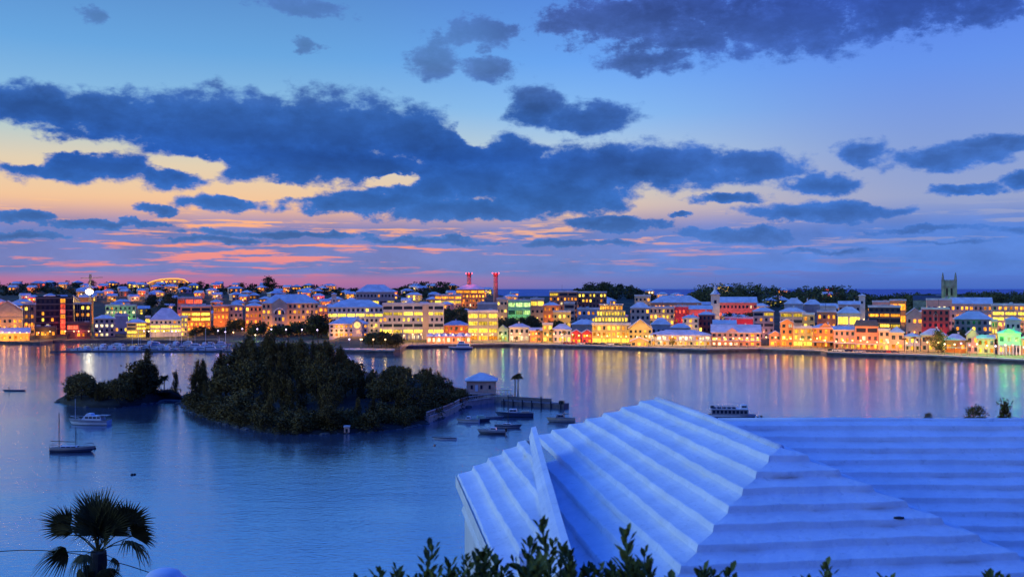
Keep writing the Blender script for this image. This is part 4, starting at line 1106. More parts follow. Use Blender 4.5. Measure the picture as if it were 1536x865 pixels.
# single standing trees against the sky on the ridge
RT = []
for px, d, H in ((138, 1120, 8), (300, 1090, 9), (362, 1100, 8), (403, 1110, 14), (1050, 900, 12), (1116, 930, 11), (1130, 940, 9), (1262, 930, 8), (1325, 900, 12), (1372, 860, 9), (1380, 865, 8), (1392, 870, 8),
                 (1402, 880, 8), (1448, 850, 8), (1462, 860, 7), (1497, 870, 10), (1528, 880, 10), (880, 1080, 9), (905, 1090, 9), (930, 1090, 8)):
    o = ttree(px, d, H, 'x', 'single trees standing up along the skyline'); RT.append(o)
order_labels(RT, 'lone tree on the skyline ridge, {ord} from the left of the skyline trees')
# far woods read as one dark mass
def wood(name, zones, n, label):
    r = random.Random(99); s = MB()
    for (a, b, d0, d1, hh, wgt) in zones:
        for c in range(int(n * wgt)):
            px = r.uniform(a, b); d = r.uniform(d0, d1)
            fall = min(1, (px - a) / 25 + .25, (b - px) / 25 + .25)
            zz = ground(px, d); C = WD(px, d, zz); H = hh * fall * r.uniform(.5, 1.15); R_ = r.uniform(2.2, 4.2)
            for k in range(26):
                q = C + Vector((r.gauss(0, .5) * R_, r.gauss(0, .5) * R_, H * r.uniform(.15, 1.0)))
                a_ = Vector((r.gauss(0, 1), r.gauss(0, 1), r.gauss(0, .8))).normalized(); b_ = a_.cross(Vector((r.gauss(0, 1), r.gauss(0, 1), r.gauss(0, 1)))).normalized()
                L = r.uniform(.7, 1.5); s.face([q - a_ * L, q + b_ * L * .6, q + a_ * L, q - b_ * L * .6])
    o = s.build(name, M_LEAF2); structure(o, 'stuff'); tag(o, label, 'wood')
wood('hill_wood', [(862, 962, 960, 1160, 7, .22), (955, 985, 1000, 1140, 4, .05), (600, 700, 960, 1150, 6, .2), (0, 130, 1000, 1150, 5, .14), (130, 560, 1020, 1160, 5, .28), (560, 600, 1050, 1150, 3, .05)], 900,
     'dark woodland covering the hills behind the town left of centre')
wood('ridge_wood', [(1032, 1182, 860, 1120, 9, .36), (1180, 1300, 860, 1100, 8, .28), (1290, 1400, 850, 1080, 6, .2), (1340, 1420, 800, 900, 7, .12), (1430, 1620, 790, 1050, 8, .42)], 900,
     'dark woodland along the ridge on the right behind the cathedral')
# waterfront palms and small trees
FP = [(773, 3), (806, 9), (812, 8), (828, 9), (846, 8), (982, 7), (1370, 9), (1393, 9), (1357, 8), (1452, 8)]
pl = []
for px, H in FP:
    pl.append(palm(WD(px, shore(px) + 17.5, 1.9), H * .85, 'x', rnd.randrange(2), rnd.uniform(-.05, .05), 'palms along the waterfront road', 1.0))
order_labels(pl, 'palm on the waterfront road, {ord} from the left in the row')
for px, H, l in ((1407, 11, 'tall dark street tree in front of the wide cream house'), (1413, 6, 'small dark street tree beside the tall one by the wide cream house'), (1009, 5, 'small round tree by the long white arcade')):
    ttree(px, shore(px) + 17.5, H, l, wid=.65)

# ------------------------------------------------------------------ street lamps
LP = [(600, 'on the quay below the white office block'), (760, 'in front of the centre shop houses'), (890, 'in front of the stepped yellow office'), (975, 'in front of the long white arcade'),
      (1066, 'in front of the long pink arcade'), (1150, 'between the pink arcade and big orange building'), (1250, 'before the yellow veranda and dark mansard'), (1335, 'before the cream houses'), (1425, 'before the bungalow and green-lit roof')]
_p = MB(); _p.tube([(0, 0, 0), (0, 0, 5.2)], [.09, .06], 6); _p.lathe([(.16, 0), (.12, .5)], (0, 0, 0), 8); POST = _p.mesh('post', M_METAL)
_g = MB(); _g.lathe([(.10, -.3), (.34, -.12), (.42, .1), (.3, .34), (.08, .44)], (0, 0, 0), 10)
GLOBE = {c: _g.mesh('globe', emit('street_globe_' + c, tuple(min(1, .18 + .82 * v) for v in LC[c]), 5)) for c in 'yowrvp'}
def street_lamp(loc, c, pw, label, group, H=5.4):
    r = thing('street_lamp', loc, 0, label, 'street lamp', group)
    link('post', POST, r, None, 0, (1, 1, H / 5.4)); link('globe', GLOBE[c], r, (0, 0, H - .1))
    point(r, (0, -.75, H - .1), LC[c], pw, .3)
    return r
zones = {}
px = 606.0
while px < 1560:
    zn = [z for a, z in LP if a <= px][-1]
    c = rnd.choice('yyyoyo' if px < 1060 else 'oooyyyoyw')
    if px > 1425: c = rnd.choice('oyowvr')
    d = shore(px) + (5.5 if rnd.random() < .55 else 16.6)
    zones.setdefault(zn, []).append(street_lamp(WD(px, d, 1.94), c, rnd.uniform(2000, 5200), 'x', 'street lamps ' + zn))
    px += rnd.uniform(9, 17)
NAMEC = {}
for zn, ls in zones.items(): order_labels(ls, 'glowing street lamp, {ord} from the left ' + zn)
pk = [street_lamp(WD(px, shore(px) + 22, 1.9), 'v', 1500, 'x', 'violet-white lamps in the park', 7.5) for px in (363.5, 386, 407, 429, 453, 476)]
order_labels(pk, 'violet-white park lamp below the large hotel, {ord} from the left in its row')
pk = [street_lamp(WD(px, shore(px) + 3, 1.95), c, 1800, 'x', 'lamps on the lit waterfront point') for px, c in ((524, 'v'), (541, 'w'), (543, 'o'), (560, 'o'), (578, 'y'))]
order_labels(pk, 'lamp on the lit waterfront point, {ord} from the left')
pk = [street_lamp(WD(px, shore(px) + o, 1.9), c, pw, 'x', 'lamps along the left quay and marina edge') for px, o, c, pw in
      ((4, 5, 'o', 2500), (14, 3, 'y', 2500), (22, 5, 'o', 2400), (30, 3, 'y', 3000), (40, 5, 'o', 2600), (58, 6, 'r', 700), (75, 6, 'o', 1200), (98, 5, 'o', 1500), (111, 4, 'o', 2200), (118, 5, 'o', 1800), (133, 5, 'o', 1000),
       (150, 6, 'w', 900), (216, 8, 'v', 2200), (223, 5, 'w', 800), (233, 6, 'w', 800), (246, 6, 'w', 800), (258, 6, 'v', 1200), (264, 7, 'v', 1600), (268, 9, 'o', 3000), (327, 12, 'v', 1800), (338, 3, 'v', 900), (350, 9, 'y', 2400))]
order_labels(pk, 'lamp along the left quay and marina edge, {ord} from the left')
# green-lit park corner
o = street_lamp(WD(383, shore(383) + 16, 1.9), 'w', 900, 'low park lamp on the vivid green-lit lawn corner', None, 4)
point(o, (0, -2, 3.2), (.35, 1, .08), 6000)

# ------------------------------------------------------------------ parked cars on the quay road
def car_meshes(cname, col):
    s = MB(); prof = [(-2.1, .35), (2.1, .35), (2.12, .75), (1.35, .92), (-1.9, .95), (-2.12, .8)]
    s.extr_y(prof, -.85, .85); body = s.mesh('body', mat('car_paint_' + cname, col, .3, .05, 2, .5))
    s = MB(); b = len(s.v)
    for x, z, w in ((1.0, .93, .78), (.35, 1.42, .66), (-1.2, 1.42, .66), (-1.75, .95, .78)):
        s.v += [(x, -w, z), (x, w, z)]
    for i in range(3): s.f.append((b + 2 * i, b + 2 * i + 1, b + 2 * i + 3, b + 2 * i + 2)); s.mi.append(0)
    s.f += [(b, b + 2, b + 4, b + 6), (b + 7, b + 5, b + 3, b + 1)]; s.mi += [0, 0]
    return body, s.mesh('cabin', MATS['glass_dark'])
_w = MB(); _w.tube([(0, -.1, 0), (0, .1, 0)], .33, 10); WHEEL = _w.mesh('wheel', M_BLACK)
CARS = [(n, car_meshes(n, c)) for n, c in (('silver', (.4, .41, .43)), ('white', (.7, .7, .7)), ('dark blue', (.02, .03, .1)), ('red', (.35, .02, .02)), ('black', (.015, .015, .017)))]
cz = []
for k in range(26):
    px = 1248 + k * 6.3 if k < 16 else 850 + (k - 16) * 11
    n, (b, c) = CARS[rnd.randrange(5)]
    p_ = WD(px, shore(px) + (8.2 + rnd.uniform(-.3, .3)), 1.815)
    r = thing('parked_car', p_, math.atan2(shore(px + 3) - shore(px - 3), 6 / F * p_.y) + rnd.uniform(-.05, .05), 'x', 'car', 'cars parked along the waterfront road')
    link('body', b, r); link('cabin', c, r)
    for sx in (-1.3, 1.3):
        for sy in (-.8, .8): link('wheel', WHEEL, r, (sx, sy, .33))
    r['look'] = n; cz.append(r)
order_labels(cz, '{look} car parked on the waterfront road, {ord} from the left in the line')

# ------------------------------------------------------------------ boats
def hull_mesh(L, B, H, m, stern=.82, rake=.10, keel=.35, sheer=.35, band=None):
    s = MB(); N = 14; prof = [(1, 1), (.97, .55), (.88, .1), (.5, -.6), (0, -1)]
    for i in range(N + 1):
        t = i / N; x = -L / 2 + L * t
        u = max(0, (t - .38) / .62); b = B / 2 * (stern + (1 - stern) * min(1, t / .38)) * (1 - u ** 2.3) + .02
        hz = H * (1 + sheer * max(0, t - .3) ** 1.5)
        for (fb, fz) in prof:
            z = hz * fz if fz > 0 else keel * fz * (1 - u ** 3)
            xx = x + (rake * L * u * fz if fz > 0 else -rake * .5 * L * u * -fz)
            s.v.append((xx, b * fb, z))
        for (fb, fz) in reversed(prof[:-1]):
            z = hz * fz if fz > 0 else keel * fz * (1 - u ** 3)
            xx = x + (rake * L * u * fz if fz > 0 else -rake * .5 * L * u * -fz)
            s.v.append((xx, -b * fb, z))
    n = 2 * len(prof) - 1
    for i in range(N):
        for k in range(n - 1): s.f.append((i * n + k, i * n + k + 1, (i + 1) * n + k + 1, (i + 1) * n + k)); s.mi.append(1 if k in (0, n - 2) else 0)
        s.f.append((i * n + n - 1, i * n, (i + 1) * n, (i + 1) * n + n - 1)); s.mi.append(2)
    s.f.append(tuple(range(n))); s.mi.append(0)
    return s
M_DECK = mat('deck', (.30, .24, .19), .8, .15, 2)
M_NAVY = mat('navy_hull', (.025, .035, .07), .35, .1, 1, .5)
M_DKHULL = mat('dark_hull', (.05, .04, .045), .4, .15, 1, .5)
M_HULLW = mat('white_hull', (.60, .60, .62), .35, .08, 1, .5)
M_GREYH = mat('grey_hull', (.25, .24, .26), .45, .12, 1, .5)
M_BUFF = mat('buff_band', (.45, .36, .27), .5, .1, 1)
def hull(root, L, B, H, m, band=None, deck=None, **k):
    return hull_mesh(L, B, H, m, **k).build('hull', [m, band or m, deck or M_DECK], root, False)
def cabin(root, x0, x1, w, z0, h, m=M_WHITE, rake=.5, win=True, name='cabin', roofm=None):
    s = MB(); r = min(rake, (x1 - x0) * .3)
    s.extr_y([(x0, z0), (x1, z0), (x1 - r, z0 + h), (x0 + r * .3, z0 + h)], -w / 2, w / 2); c = s.build(name, m, root)
    if win:
        n = max(2, int((x1 - x0) / 1.1)); zz = z0 + h * .62
        for sy in (-1, 1):
            for k in range(n):
                X = x0 + .25 + (x1 - x0 - .35 - r) * (k + .5) / n
                q = MB(); q.box((0, 0, 0), ((x1 - x0 - r) / n * .72, .04, h * .4)); q.build('window', MATS['glass_dark'], c).location = (X, sy * (w / 2 + .012), zz)
        q = MB(); q.face([(x1 - r * .52 + .04, -w * .42, z0 + h * .45), (x1 - r * .52 + .04, w * .42, z0 + h * .45), (x1 - r * .92 + .04, w * .4, z0 + h * .9), (x1 - r * .92 + .04, -w * .4, z0 + h * .9)]); q.build('windscreen', MATS['glass_dark'], c)
    return c
def boat(name, px, py, rz, label, cat='boat', group=None):
    return thing(name, W(px, py), rz, label, cat, group)
def stick(root, name, pts, rad, m=M_METAL): s = MB(); s.tube(pts, rad, 6); return s.build(name, m, root)
# two-masted sailing boat, near left
q = boat('sailboat', 107, 677, R(4), 'two-masted sailing boat with a dark hull moored at the lower left', 'sailboat')
hull(q, 8.6, 2.4, .95, M_DKHULL, M_BUFF, stern=.7, sheer=.5)
cabin(q, -2.2, 1.6, 1.5, .85, .42, M_HULLW, .3)
z = lambda py, d: EYE - (py - 432.5) / F * d
stick(q, 'mast', [(-2.55, 0, .8), (-2.55, 0, 8.3)], .08, M_BARK); stick(q, 'mast', [(.95, 0, .8), (.95, 0, 5.3)], .07, M_BARK)
stick(q, 'boom', [(-4.3, 0, 2.3), (.9, 0, 2.1)], .07, M_BARK)
for a, b in (((-2.55, 0, 8.2), (-4.2, 0, 1)), ((-2.55, 0, 8.2), (.95, 0, 5.2)), ((.95, 0, 5.2), (4.7, 0, 1.3)), ((-2.55, 0, 8.2), (-2.5, 1.1, 1)), ((-2.55, 0, 8.2), (-2.5, -1.1, 1)), ((.95, 0, 5.2), (.95, -1.1, 1)), ((.95, 0, 5.2), (.95, 1.1, 1))): stick(q, 'rigging', [a, b], .012)
for sy in (-1, 1):
    stick(q, 'guard_rail', [(3.0, sy * .8, 1.15), (3.0, sy * .8, 1.75), (4.6, sy * .12, 1.85), (4.7, 0, 1.3)], .03); stick(q, 'guard_rail', [(-4.2, sy * .85, .95), (-4.2, sy * .85, 1.6), (-2.6, sy * 1.1, 1.6)], .03)
# motor yacht behind it
q = boat('motor_yacht', 136, 636.5, R(180 - 4), 'white motor yacht with raised cabin moored off the small island', 'yacht')
hull(q, 9.9, 3.2, 1.25, M_HULLW, M_GREYH, stern=.9, sheer=.45)
cabin(q, -3.4, 2.0, 2.4, 1.25, 1.15, M_WHITE, .9); cabin(q, -.6, 1.1, 2.0, 2.4, .55, M_WHITE, .5, win=False, name='flybridge')
s = MB(); s.box((-3.6, 0, 2.45), (2.6, 2.4, .08)); s.build('awning', M_GREYH, q)
for sy in (-1, 1): stick(q, 'rail', [(5.4, 0, 2.2), (4.2, sy * .9, 2.15), (2.4, sy * 1.35, 2.0), (2.4, sy * 1.35, 1.3)], .03, M_WHITE)
stick(q, 'mast', [(4.1, 0, 1.5), (4.1, 0, 6.6)], .05, M_WHITE)
# ferry beyond the roof
q = boat('ferry', 1097, 627.5, R(-7), 'double-deck passenger ferry with a dark hull just beyond the white roof', 'ferry')
hull(q, 12.0, 3.6, 1.15, M_DKHULL, M_HULLW, stern=.92, sheer=.2, rake=.05)
s = MB(); s.box((-.5, 0, 1.85), (9.6, 3.1, 1.5)); c = s.build('cabin', M_GREYH, q)
for sy in (-1, 1):
    for k in range(9):
        w_ = MB(); w_.box((0, 0, 0), (.72, .05, .8)); w_.build('window', MATS['glass_dark'], c).location = (-4.7 + k * 1.04, sy * 1.56, 1.95)
s = MB(); s.box((-.6, 0, 2.68), (10.2, 3.4, .14)); s.build('upper_deck', M_WHITE, q)
cabin(q, 2.4, 4.4, 2.2, 2.75, 1.0, M_WHITE, .4, name='wheelhouse')
for k in range(5): s = MB(); s.box((0, 0, 0), (.9, 2.6, .35)); s.build('bench', M_NAVY, q).location = (-4.6 + k * 1.3, 0, 3.0)
s = MB(); s.box((0, 0, 0), (.9, .9, .7)); s.build('funnel', M_BLACK, q).location = (-5.1, 0, 3.1)
for sy in (-1, 1):
    for k in range(8): stick(q, 'rail_post', [(-5.5 + k * 1.1, sy * 1.65, 2.7), (-5.5 + k * 1.1, sy * 1.65, 3.6)], .025, M_WHITE)
    stick(q, 'rail', [(-5.6, sy * 1.65, 3.6), (2.3, sy * 1.65, 3.6)], .03, M_WHITE)
# boats by the boathouse pier
q = boat('motorboat', 774, 624.5, R(178), 'long dark-hulled motorboat moored along the pier', 'motorboat')
hull(q, 9.6, 2.6, 1.15, M_NAVY, M_NAVY, stern=.9); cabin(q, -.4, 2.6, 1.9, 1.15, .95, M_HULLW, .8); cabin(q, -3.6, -1.4, 1.8, 1.1, .5, M_BUFF, .2, win=False, name='locker')
q = boat('motorboat', 739, 650, R(172), 'dark open motorboat floating nearest the white roof', 'motorboat')
hull(q, 6.4, 2.2, .9, M_DKHULL, M_GREYH, stern=.9); cabin(q, -1.0, 1.0, 1.3, .9, .6, M_HULLW, .5); s = MB(); s.box((-3.3, 0, 1.0), (.5, .5, .9)); s.build('outboard', M_BLACK, q)
q = boat('sailboat', 761, 641, R(-8), 'small single-masted sailing boat beside the dark open motorboat', 'sailboat')
hull(q, 6.3, 2.0, .75, M_GREYH, M_NAVY); cabin(q, -1.2, 1.2, 1.2, .75, .4, M_HULLW, .3)
stick(q, 'mast', [(.2, 0, .7), (.2, 0, 8.2)], .09, M_BARK); stick(q, 'boom', [(-2.6, 0, 1.9), (.2, 0, 1.8)], .12, M_NAVY); stick(q, 'rigging', [(.2, 0, 8.1), (3.2, 0, .9)], .012); stick(q, 'rigging', [(.2, 0, 8.1), (-3, 0, .8)], .012)
q = boat('tender', 703, 633, R(172), 'white and brown tender moored below the curved wall', 'tender')
hull(q, 5.6, 2.1, .8, M_HULLW, M_BUFF); cabin(q, -.6, .9, 1.2, .8, .75, M_HULLW, .4)
q = boat('tender', 722, 631.5, R(10), 'dark tender with canvas cover, right of the white and brown tender', 'tender')
hull(q, 4.4, 1.9, .75, M_DKHULL, M_DKHULL); cabin(q, -1.2, 1.0, 1.3, .75, .8, WALL['green'], .4, win=False, name='canvas_cover')
q = boat('tender', 741, 627, R(4), 'low grey dinghy between the tender and the long motorboat', 'tender')
hull(q, 4.6, 1.7, .55, M_GREYH, M_GREYH); s = MB(); s.box((0, 0, .5), (.3, 1.3, .08)); s.build('thwart', M_DECK, q)
q = boat('rowing_boat', 668, 658.5, R(172), 'slender pale rowing boat afloat off the large island', 'rowing boat')
hull(q, 5.4, 1.3, .45, M_HULLW, M_NAVY, stern=.6); 
for k in (-1, 0, 1): s = MB(); s.box((0, 0, 0), (.25, 1.0, .06)); s.build('thwart', M_DECK, q).location = (k * 1.2, 0, .42)
q = boat('cabin_cruiser', 843, 632.5, R(176), 'small cabin cruiser with radar arch, off the pier end', 'cruiser')
hull(q, 6.9, 2.5, 1.05, M_GREYH, M_BUFF, stern=.9); cabin(q, -.6, 1.9, 1.8, 1.05, .95, M_GREYH, .8)
stick(q, 'radar_arch', [(-.6, -.9, 1.2), (-.7, -.8, 2.7), (-.7, .8, 2.7), (-.6, .9, 1.2)], .08, M_GREYH); s = MB(); s.box((-1.0, 0, 2.2), (1.6, 1.8, .08)); s.build('bimini', M_NAVY, q)
# buoys
def buoy(px, py, r, label, m=M_BLACK):
    q = thing('mooring_buoy', W(px, py), 0, label, 'buoy'); s = MB(); s.lathe([(.15 * r, -.5 * r), (.8 * r, -.3 * r), (r, .15 * r), (.75 * r, .75 * r), (.2 * r, r)], (0, 0, 0), 12); s.build('float', m, q, True)
    s = MB(); s.tube([(0, 0, r * .9), (0, 0, r * 1.35)], r * .14, 6); s.build('ring', M_METAL, q)
buoy(141.5, 672.5, .42, 'black mooring buoy at the bow of the two-masted sailing boat'); buoy(198, 712, .30, 'left one of two tiny dark floats in open water'); buoy(202, 711.6, .28, 'right one of two tiny dark floats in open water')
buoy(799, 622, .4, 'white mooring float off the bow of the long motorboat', M_HULLW); buoy(652, 668, .3, 'small reddish float near the rowing boat', WALL['salmon'])
buoy(1137, 625, .35, 'small pale marker right of the ferry', M_BUFF); buoy(1142, 624.5, .35, 'small dark marker right of the pale one by the ferry')
q = boat('skiff', 22, 586, R(176), 'low dark skiff in open water at the left edge', 'skiff'); hull(q, 7.5, 1.4, .4, M_NAVY, M_NAVY, stern=.6)
s = MB(); s.tube([(2.0, 0, .3), (2.0, 0, 1.5)], .12, 6); s.build('post', M_BLACK, q)
# channel post by the ferry pier, ferry at the town quay
q = boat('ferry', 692, 523.5, R(178), 'white passenger ferry berthed at the pavilion quay', 'ferry')
hull(q, 13, 4, 1.5, M_NAVY, M_HULLW, stern=.92, sheer=.25); cabin(q, -5, 3, 3.2, 1.5, 1.7, M_WHITE, .9); cabin(q, -2, 2, 2.6, 3.2, 1.4, M_WHITE, .7, name='wheelhouse'); stick(q, 'mast', [(-.5, 0, 4.4), (-.5, 0, 6.8)], .08, M_WHITE)

# marina: one motor cruiser and one sloop, copied
def cruiser():
    q = thing('moored_cruiser', (0, 0, 0), 0, 'x', 'cruiser', 'white boats moored in the marina')
    hull(q, 11, 3.4, 1.5, M_HULLW, M_HULLW, stern=.9); cabin(q, -3.8, 2.4, 2.6, 1.5, 1.5, M_WHITE, 1.0); s = MB(); s.box((-1.6, 0, 3.2), (3.2, 2.3, .5)); s.build('flybridge', M_WHITE, q); return q
def sloop():
    q = thing('moored_sloop', (0, 0, 0), 0, 'x', 'sailboat', 'white boats moored in the marina')
    hull(q, 10, 3.0, 1.1, M_HULLW, M_NAVY, stern=.75); cabin(q, -2, 2, 1.8, 1.1, .5, M_WHITE, .4); stick(q, 'mast', [(.5, 0, 1), (.5, 0, 13)], .1, M_WHITE); stick(q, 'boom', [(-3.4, 0, 2.4), (.5, 0, 2.3)], .16, M_NAVY); return q
protos = [cruiser(), sloop()]; used = [False, False]; MAR = []
for row, (py, p0, p1, n) in enumerate(((526.2, 110, 338, 17), (522.3, 150, 345, 14), (518.6, 205, 342, 10))):
    for k in range(n):
        px = p0 + (p1 - p0) * (k + rnd.uniform(.2, .8)) / n; v = 0 if rnd.random() < .72 else 1
        rz = rnd.choice((R(92), R(-88), R(88), R(4), R(178))) + rnd.uniform(-.1, .1)
        if not used[v]: o = protos[v]; used[v] = True; o.location = W(px, py); o.rotation_euler = (0, 0, rz)
        else: o = dup(protos[v], W(px, py), rz)
        sc = rnd.uniform(.55, .95); o.scale = (sc, sc, sc)
        o['row'] = row; o['look'] = 'white cruiser' if v == 0 else 'white sloop'; MAR.append(o)
for row, nm in enumerate(('front', 'middle', 'rear')):
    order_labels([o for o in MAR if o['row'] == row], '{look} moored in the marina, {ord} from the left in the ' + nm + ' row')
for o in MAR: del o['row']
for k, (py, a, b) in enumerate(((527.6, 76, 346), (524.0, 100, 346), (520.2, 140, 346))):
    A, B = W(a, py), W(b, py); q = thing('floating_dock', (A + B) / 2, 0, ('nearest long dark floating dock edging the marina', 'middle floating dock in the marina', 'rear floating dock in the marina')[k], 'dock')
    s = MB(); s.box((0, 0, .3), ((B - A).length, 2.4, .7)); s.build('deck', M_STONE if k == 0 else M_PAVE, q)
    pm = MB(); pm.tube([(0, 0, -1), (0, 0, 2.6)], .2, 6); pm = pm.mesh('pile', M_METAL)
    for i in range(9): link('pile', pm, q, (-(B - A).length / 2 * .95 + (B - A).length * .95 * i / 8, 1.3, 0))

# ------------------------------------------------------------------ boathouse, wall, pier, twin palms
bh = thing('boathouse', W(722, 601, 0), -R(-1), 'two-storey pink boathouse with a pale blue-white hip roof at the pier', 'boathouse')
M_PINKW = mat('boathouse_render', (.74, .42, .28), .85, .12, .6)
d_ = bh.location.y; w = 9.2; h = 5.0; zb = 1.1
s = MB(); s.box((0, 4, zb + h / 2 - 1), (w, 8, h + 2)); s.build('wall', M_PINKW, bh)
r_ = roof_mesh('hip', w, 8, .6, 2.4).build('roof', M_ROOF, bh); r_.location = (0, 0, zb + h)
for x_, zz, ww, hh in ((-3.0, 3.2, .7, 1.2), (0, 3.2, .7, 1.2), (2.6, 3.2, .7, 1.2), (-1.4, 2.7, .0, 0)):
    if ww: window(bh, x_, -.02, zb + zz, ww, hh, MATS['glass_dark'])
s = MB(); s.box((0, 0, 0), (.9, .12, 2.0)); s.build('door', M_WHITE, bh).location = (-1.5, -.04, zb + 2.9)
s = MB(); s.box((0, -1.2, zb + 1.3), (w + .3, 2.4, .2)); s.build('balcony', M_PINKW, bh)
for k in range(6): s = MB(); s.box((0, 0, 0), (.25, .25, 1.6)); s.build('column', M_PINKW, bh).location = (-w / 2 + .2 + k * (w - .4) / 5, -2.2, zb + .4)
for k in range(4): s = MB(); s.box((0, 0, 0), (1.1, .1, 1.2)); s.build('opening', M_BLACK, bh).location = (-3.2 + k * 2.1, -.06, zb + .3)
tr = thing('terrace', W(747, 603.5), R(-6), 'cream terrace with slatted railings joining the boathouse to the pier', 'terrace')
s = MB(); s.box((0, 2, .9), (8.4, 6, 2.2)); s.build('base', mat('terrace_stone', (.5, .36, .24), .9, .2, .8), tr)
for k in range(9): s = MB(); s.box((0, 0, 0), (.14, .14, 2.0)); s.build('post', WALL['beige'], tr).location = (-4 + k, -.95, 2.9)
s = MB(); s.box((0, -.95, 3.9), (8.4, .16, .16)); s.box((0, -.95, 2.9), (8.4, .1, .1)); s.build('rail', WALL['beige'], tr)
# curved sea wall
wl_pts = [(640, 634), (655, 628.5), (668, 624), (680, 618.5), (690, 612.5), (702, 609), (716, 607), (732, 604.5), (742, 603.5)]
A = [W(*q) for q in wl_pts]
sw = thing('sea_wall', A[4], 0, 'pale pink curved sea wall with a balustrade leading to the boathouse', 'wall')
o0 = A[4]; M_WALLP = mat('sea_wall_stone', (.62, .42, .31), .9, .2, .6)
s = MB()
for a, b in zip(A, A[1:]):
    a, b = a - o0, b - o0; n_ = Vector((-(b - a).y, (b - a).x, 0)).normalized() * .6
    for z0, z1, e in ((-1, 1.5, 1), (1.5, 1.72, 1.25)):
        s.prism([(a - n_ * e)[:2], (b - n_ * e)[:2], (b + n_ * e)[:2], (a + n_ * e)[:2]], z0, z1)
s.build('wall', M_WALLP, sw)
s = MB()
for a, b in zip(A, A[1:]): s.tube([a - o0 + Vector((0, 0, 2.75)), b - o0 + Vector((0, 0, 2.75))], .2, 6)
s.build('handrail', M_WALLP, sw)
bm_ = MB(); bm_.lathe([(.14, 0), (.2, .35), (.1, .7), (.14, 1.0)], (0, 0, 1.72), 6); bm_ = bm_.mesh('baluster', M_WALLP)
for a, b in zip(A, A[1:]):
    n_ = max(2, int((b - a).length / .75))
    for k in range(n_): link('baluster', bm_, sw, a - o0 + (b - a) * (k / n_))
# pier
p0, p1 = W(752, 606.5), W(846, 612.5); v = p1 - p0; pr = thing('pier', (p0 + p1) / 2, math.atan2(v.y, v.x), 'long dark stone pier running out from the boathouse', 'pier')
M_PIER = mat('pier_stone', (.17, .14, .14), .9, .2, .8)
s = MB(); s.box((0, 1.6, .5), (v.length, 3.6, 1.5)); s.build('deck', M_PIER, pr)
s = MB(); s.box((-v.length * .12, 3.2, 1.75), (v.length * .7, .4, 1.0)); s.build('parapet', M_PIER, pr)
for k in range(7): s = MB(); s.tube([(0, 0, -1), (0, 0, 1.9 if k != 4 else 3.3)], .2, 8); s.build('pile', M_METAL, pr).location = (-v.length / 2 + 1 + k * (v.length - 2) / 6, -.35, 0)
s = MB(); s.box((0, 0, 0), (1.5, .9, 1.3)); s.build('fender_block', M_BLACK, pr).location = (v.length / 2 - .9, .3, 1.6)
palm(W(772.5, 604, 0) + Vector((0, 2, 1.2)), 6.3, 'left palm of the twin palms on the pier', 1, -.01, 'twin palms on the pier', .9)
palm(W(777, 604, 0) + Vector((0, 2.4, 1.2)), 7.0, 'right, slightly taller palm of the twin palms on the pier', 0, .01, 'twin palms on the pier', .9)
s = thing('shore_hut', W(520, 650) + Vector((0, .4, .2)), 0, 'tiny white hut by the water under the island trees', 'hut')
m_ = MB(); m_.box((0, 0, .7), (1.3, 1.0, 1.4)); m_.build('wall', M_PINKW, s); m_ = roof_mesh('hip', 1.3, 1.0, .12, .4, -.5); m_.build('roof', M_ROOF, s).location = (0, 0, 1.4); m_ = MB(); m_.box((0, -.51, .5), (.5, .05, .9)); m_.build('door', M_BLACK, s)

# ------------------------------------------------------------------ white stepped roofs in the foreground
def limewash():
    m = bpy.data.materials.new('limewash'); m.use_nodes = True
    t = NT(m.node_tree); b = t.n['Principled BSDF']; geo = t.node('ShaderNodeNewGeometry'); pos = geo.outputs['Position']
    n = t.noise(pos, 1.3, 6, 0.65); n2 = t.noise(pos, 9, 5, 0.7)
    c = t.mix(t.smooth(n, .3, .7), (.66, .67, .69, 1), (.80, .80, .81, 1))
    c = t.mix(t.smooth(n2, .55, .72, 0, .45), c, (.42, .43, .43, 1))
    n3 = t.noise(t.vmath('MULTIPLY', pos, (1, 1, .4)), 2.4, 7, .75); c = t.mix(t.smooth(n3, .60, .72, 0, .4), c, (.36, .37, .36, 1))
    t.l.new(c, b.inputs['Base Color']); b.inputs['Roughness'].default_value = .9; b.inputs['Specular IOR Level'].default_value = .15
    bn = t.node('ShaderNodeBump'); bn.inputs['Strength'].default_value = .6; bn.inputs['Distance'].default_value = .03
    t.l.new(t.math('ADD', t.noise(pos, 11, 7, .75), t.noise(pos, 3, 3, .6)), bn.inputs['Height']); t.l.new(bn.outputs[0], b.inputs['Normal'])
    return m
M_LIME = limewash()
house = thing('house', (5.0, 16.0, 27.0), 0, 'near white house with broad stepped limewashed roofs filling the lower right', 'house')
H0 = Vector((5.0, 16.0, 27.0))
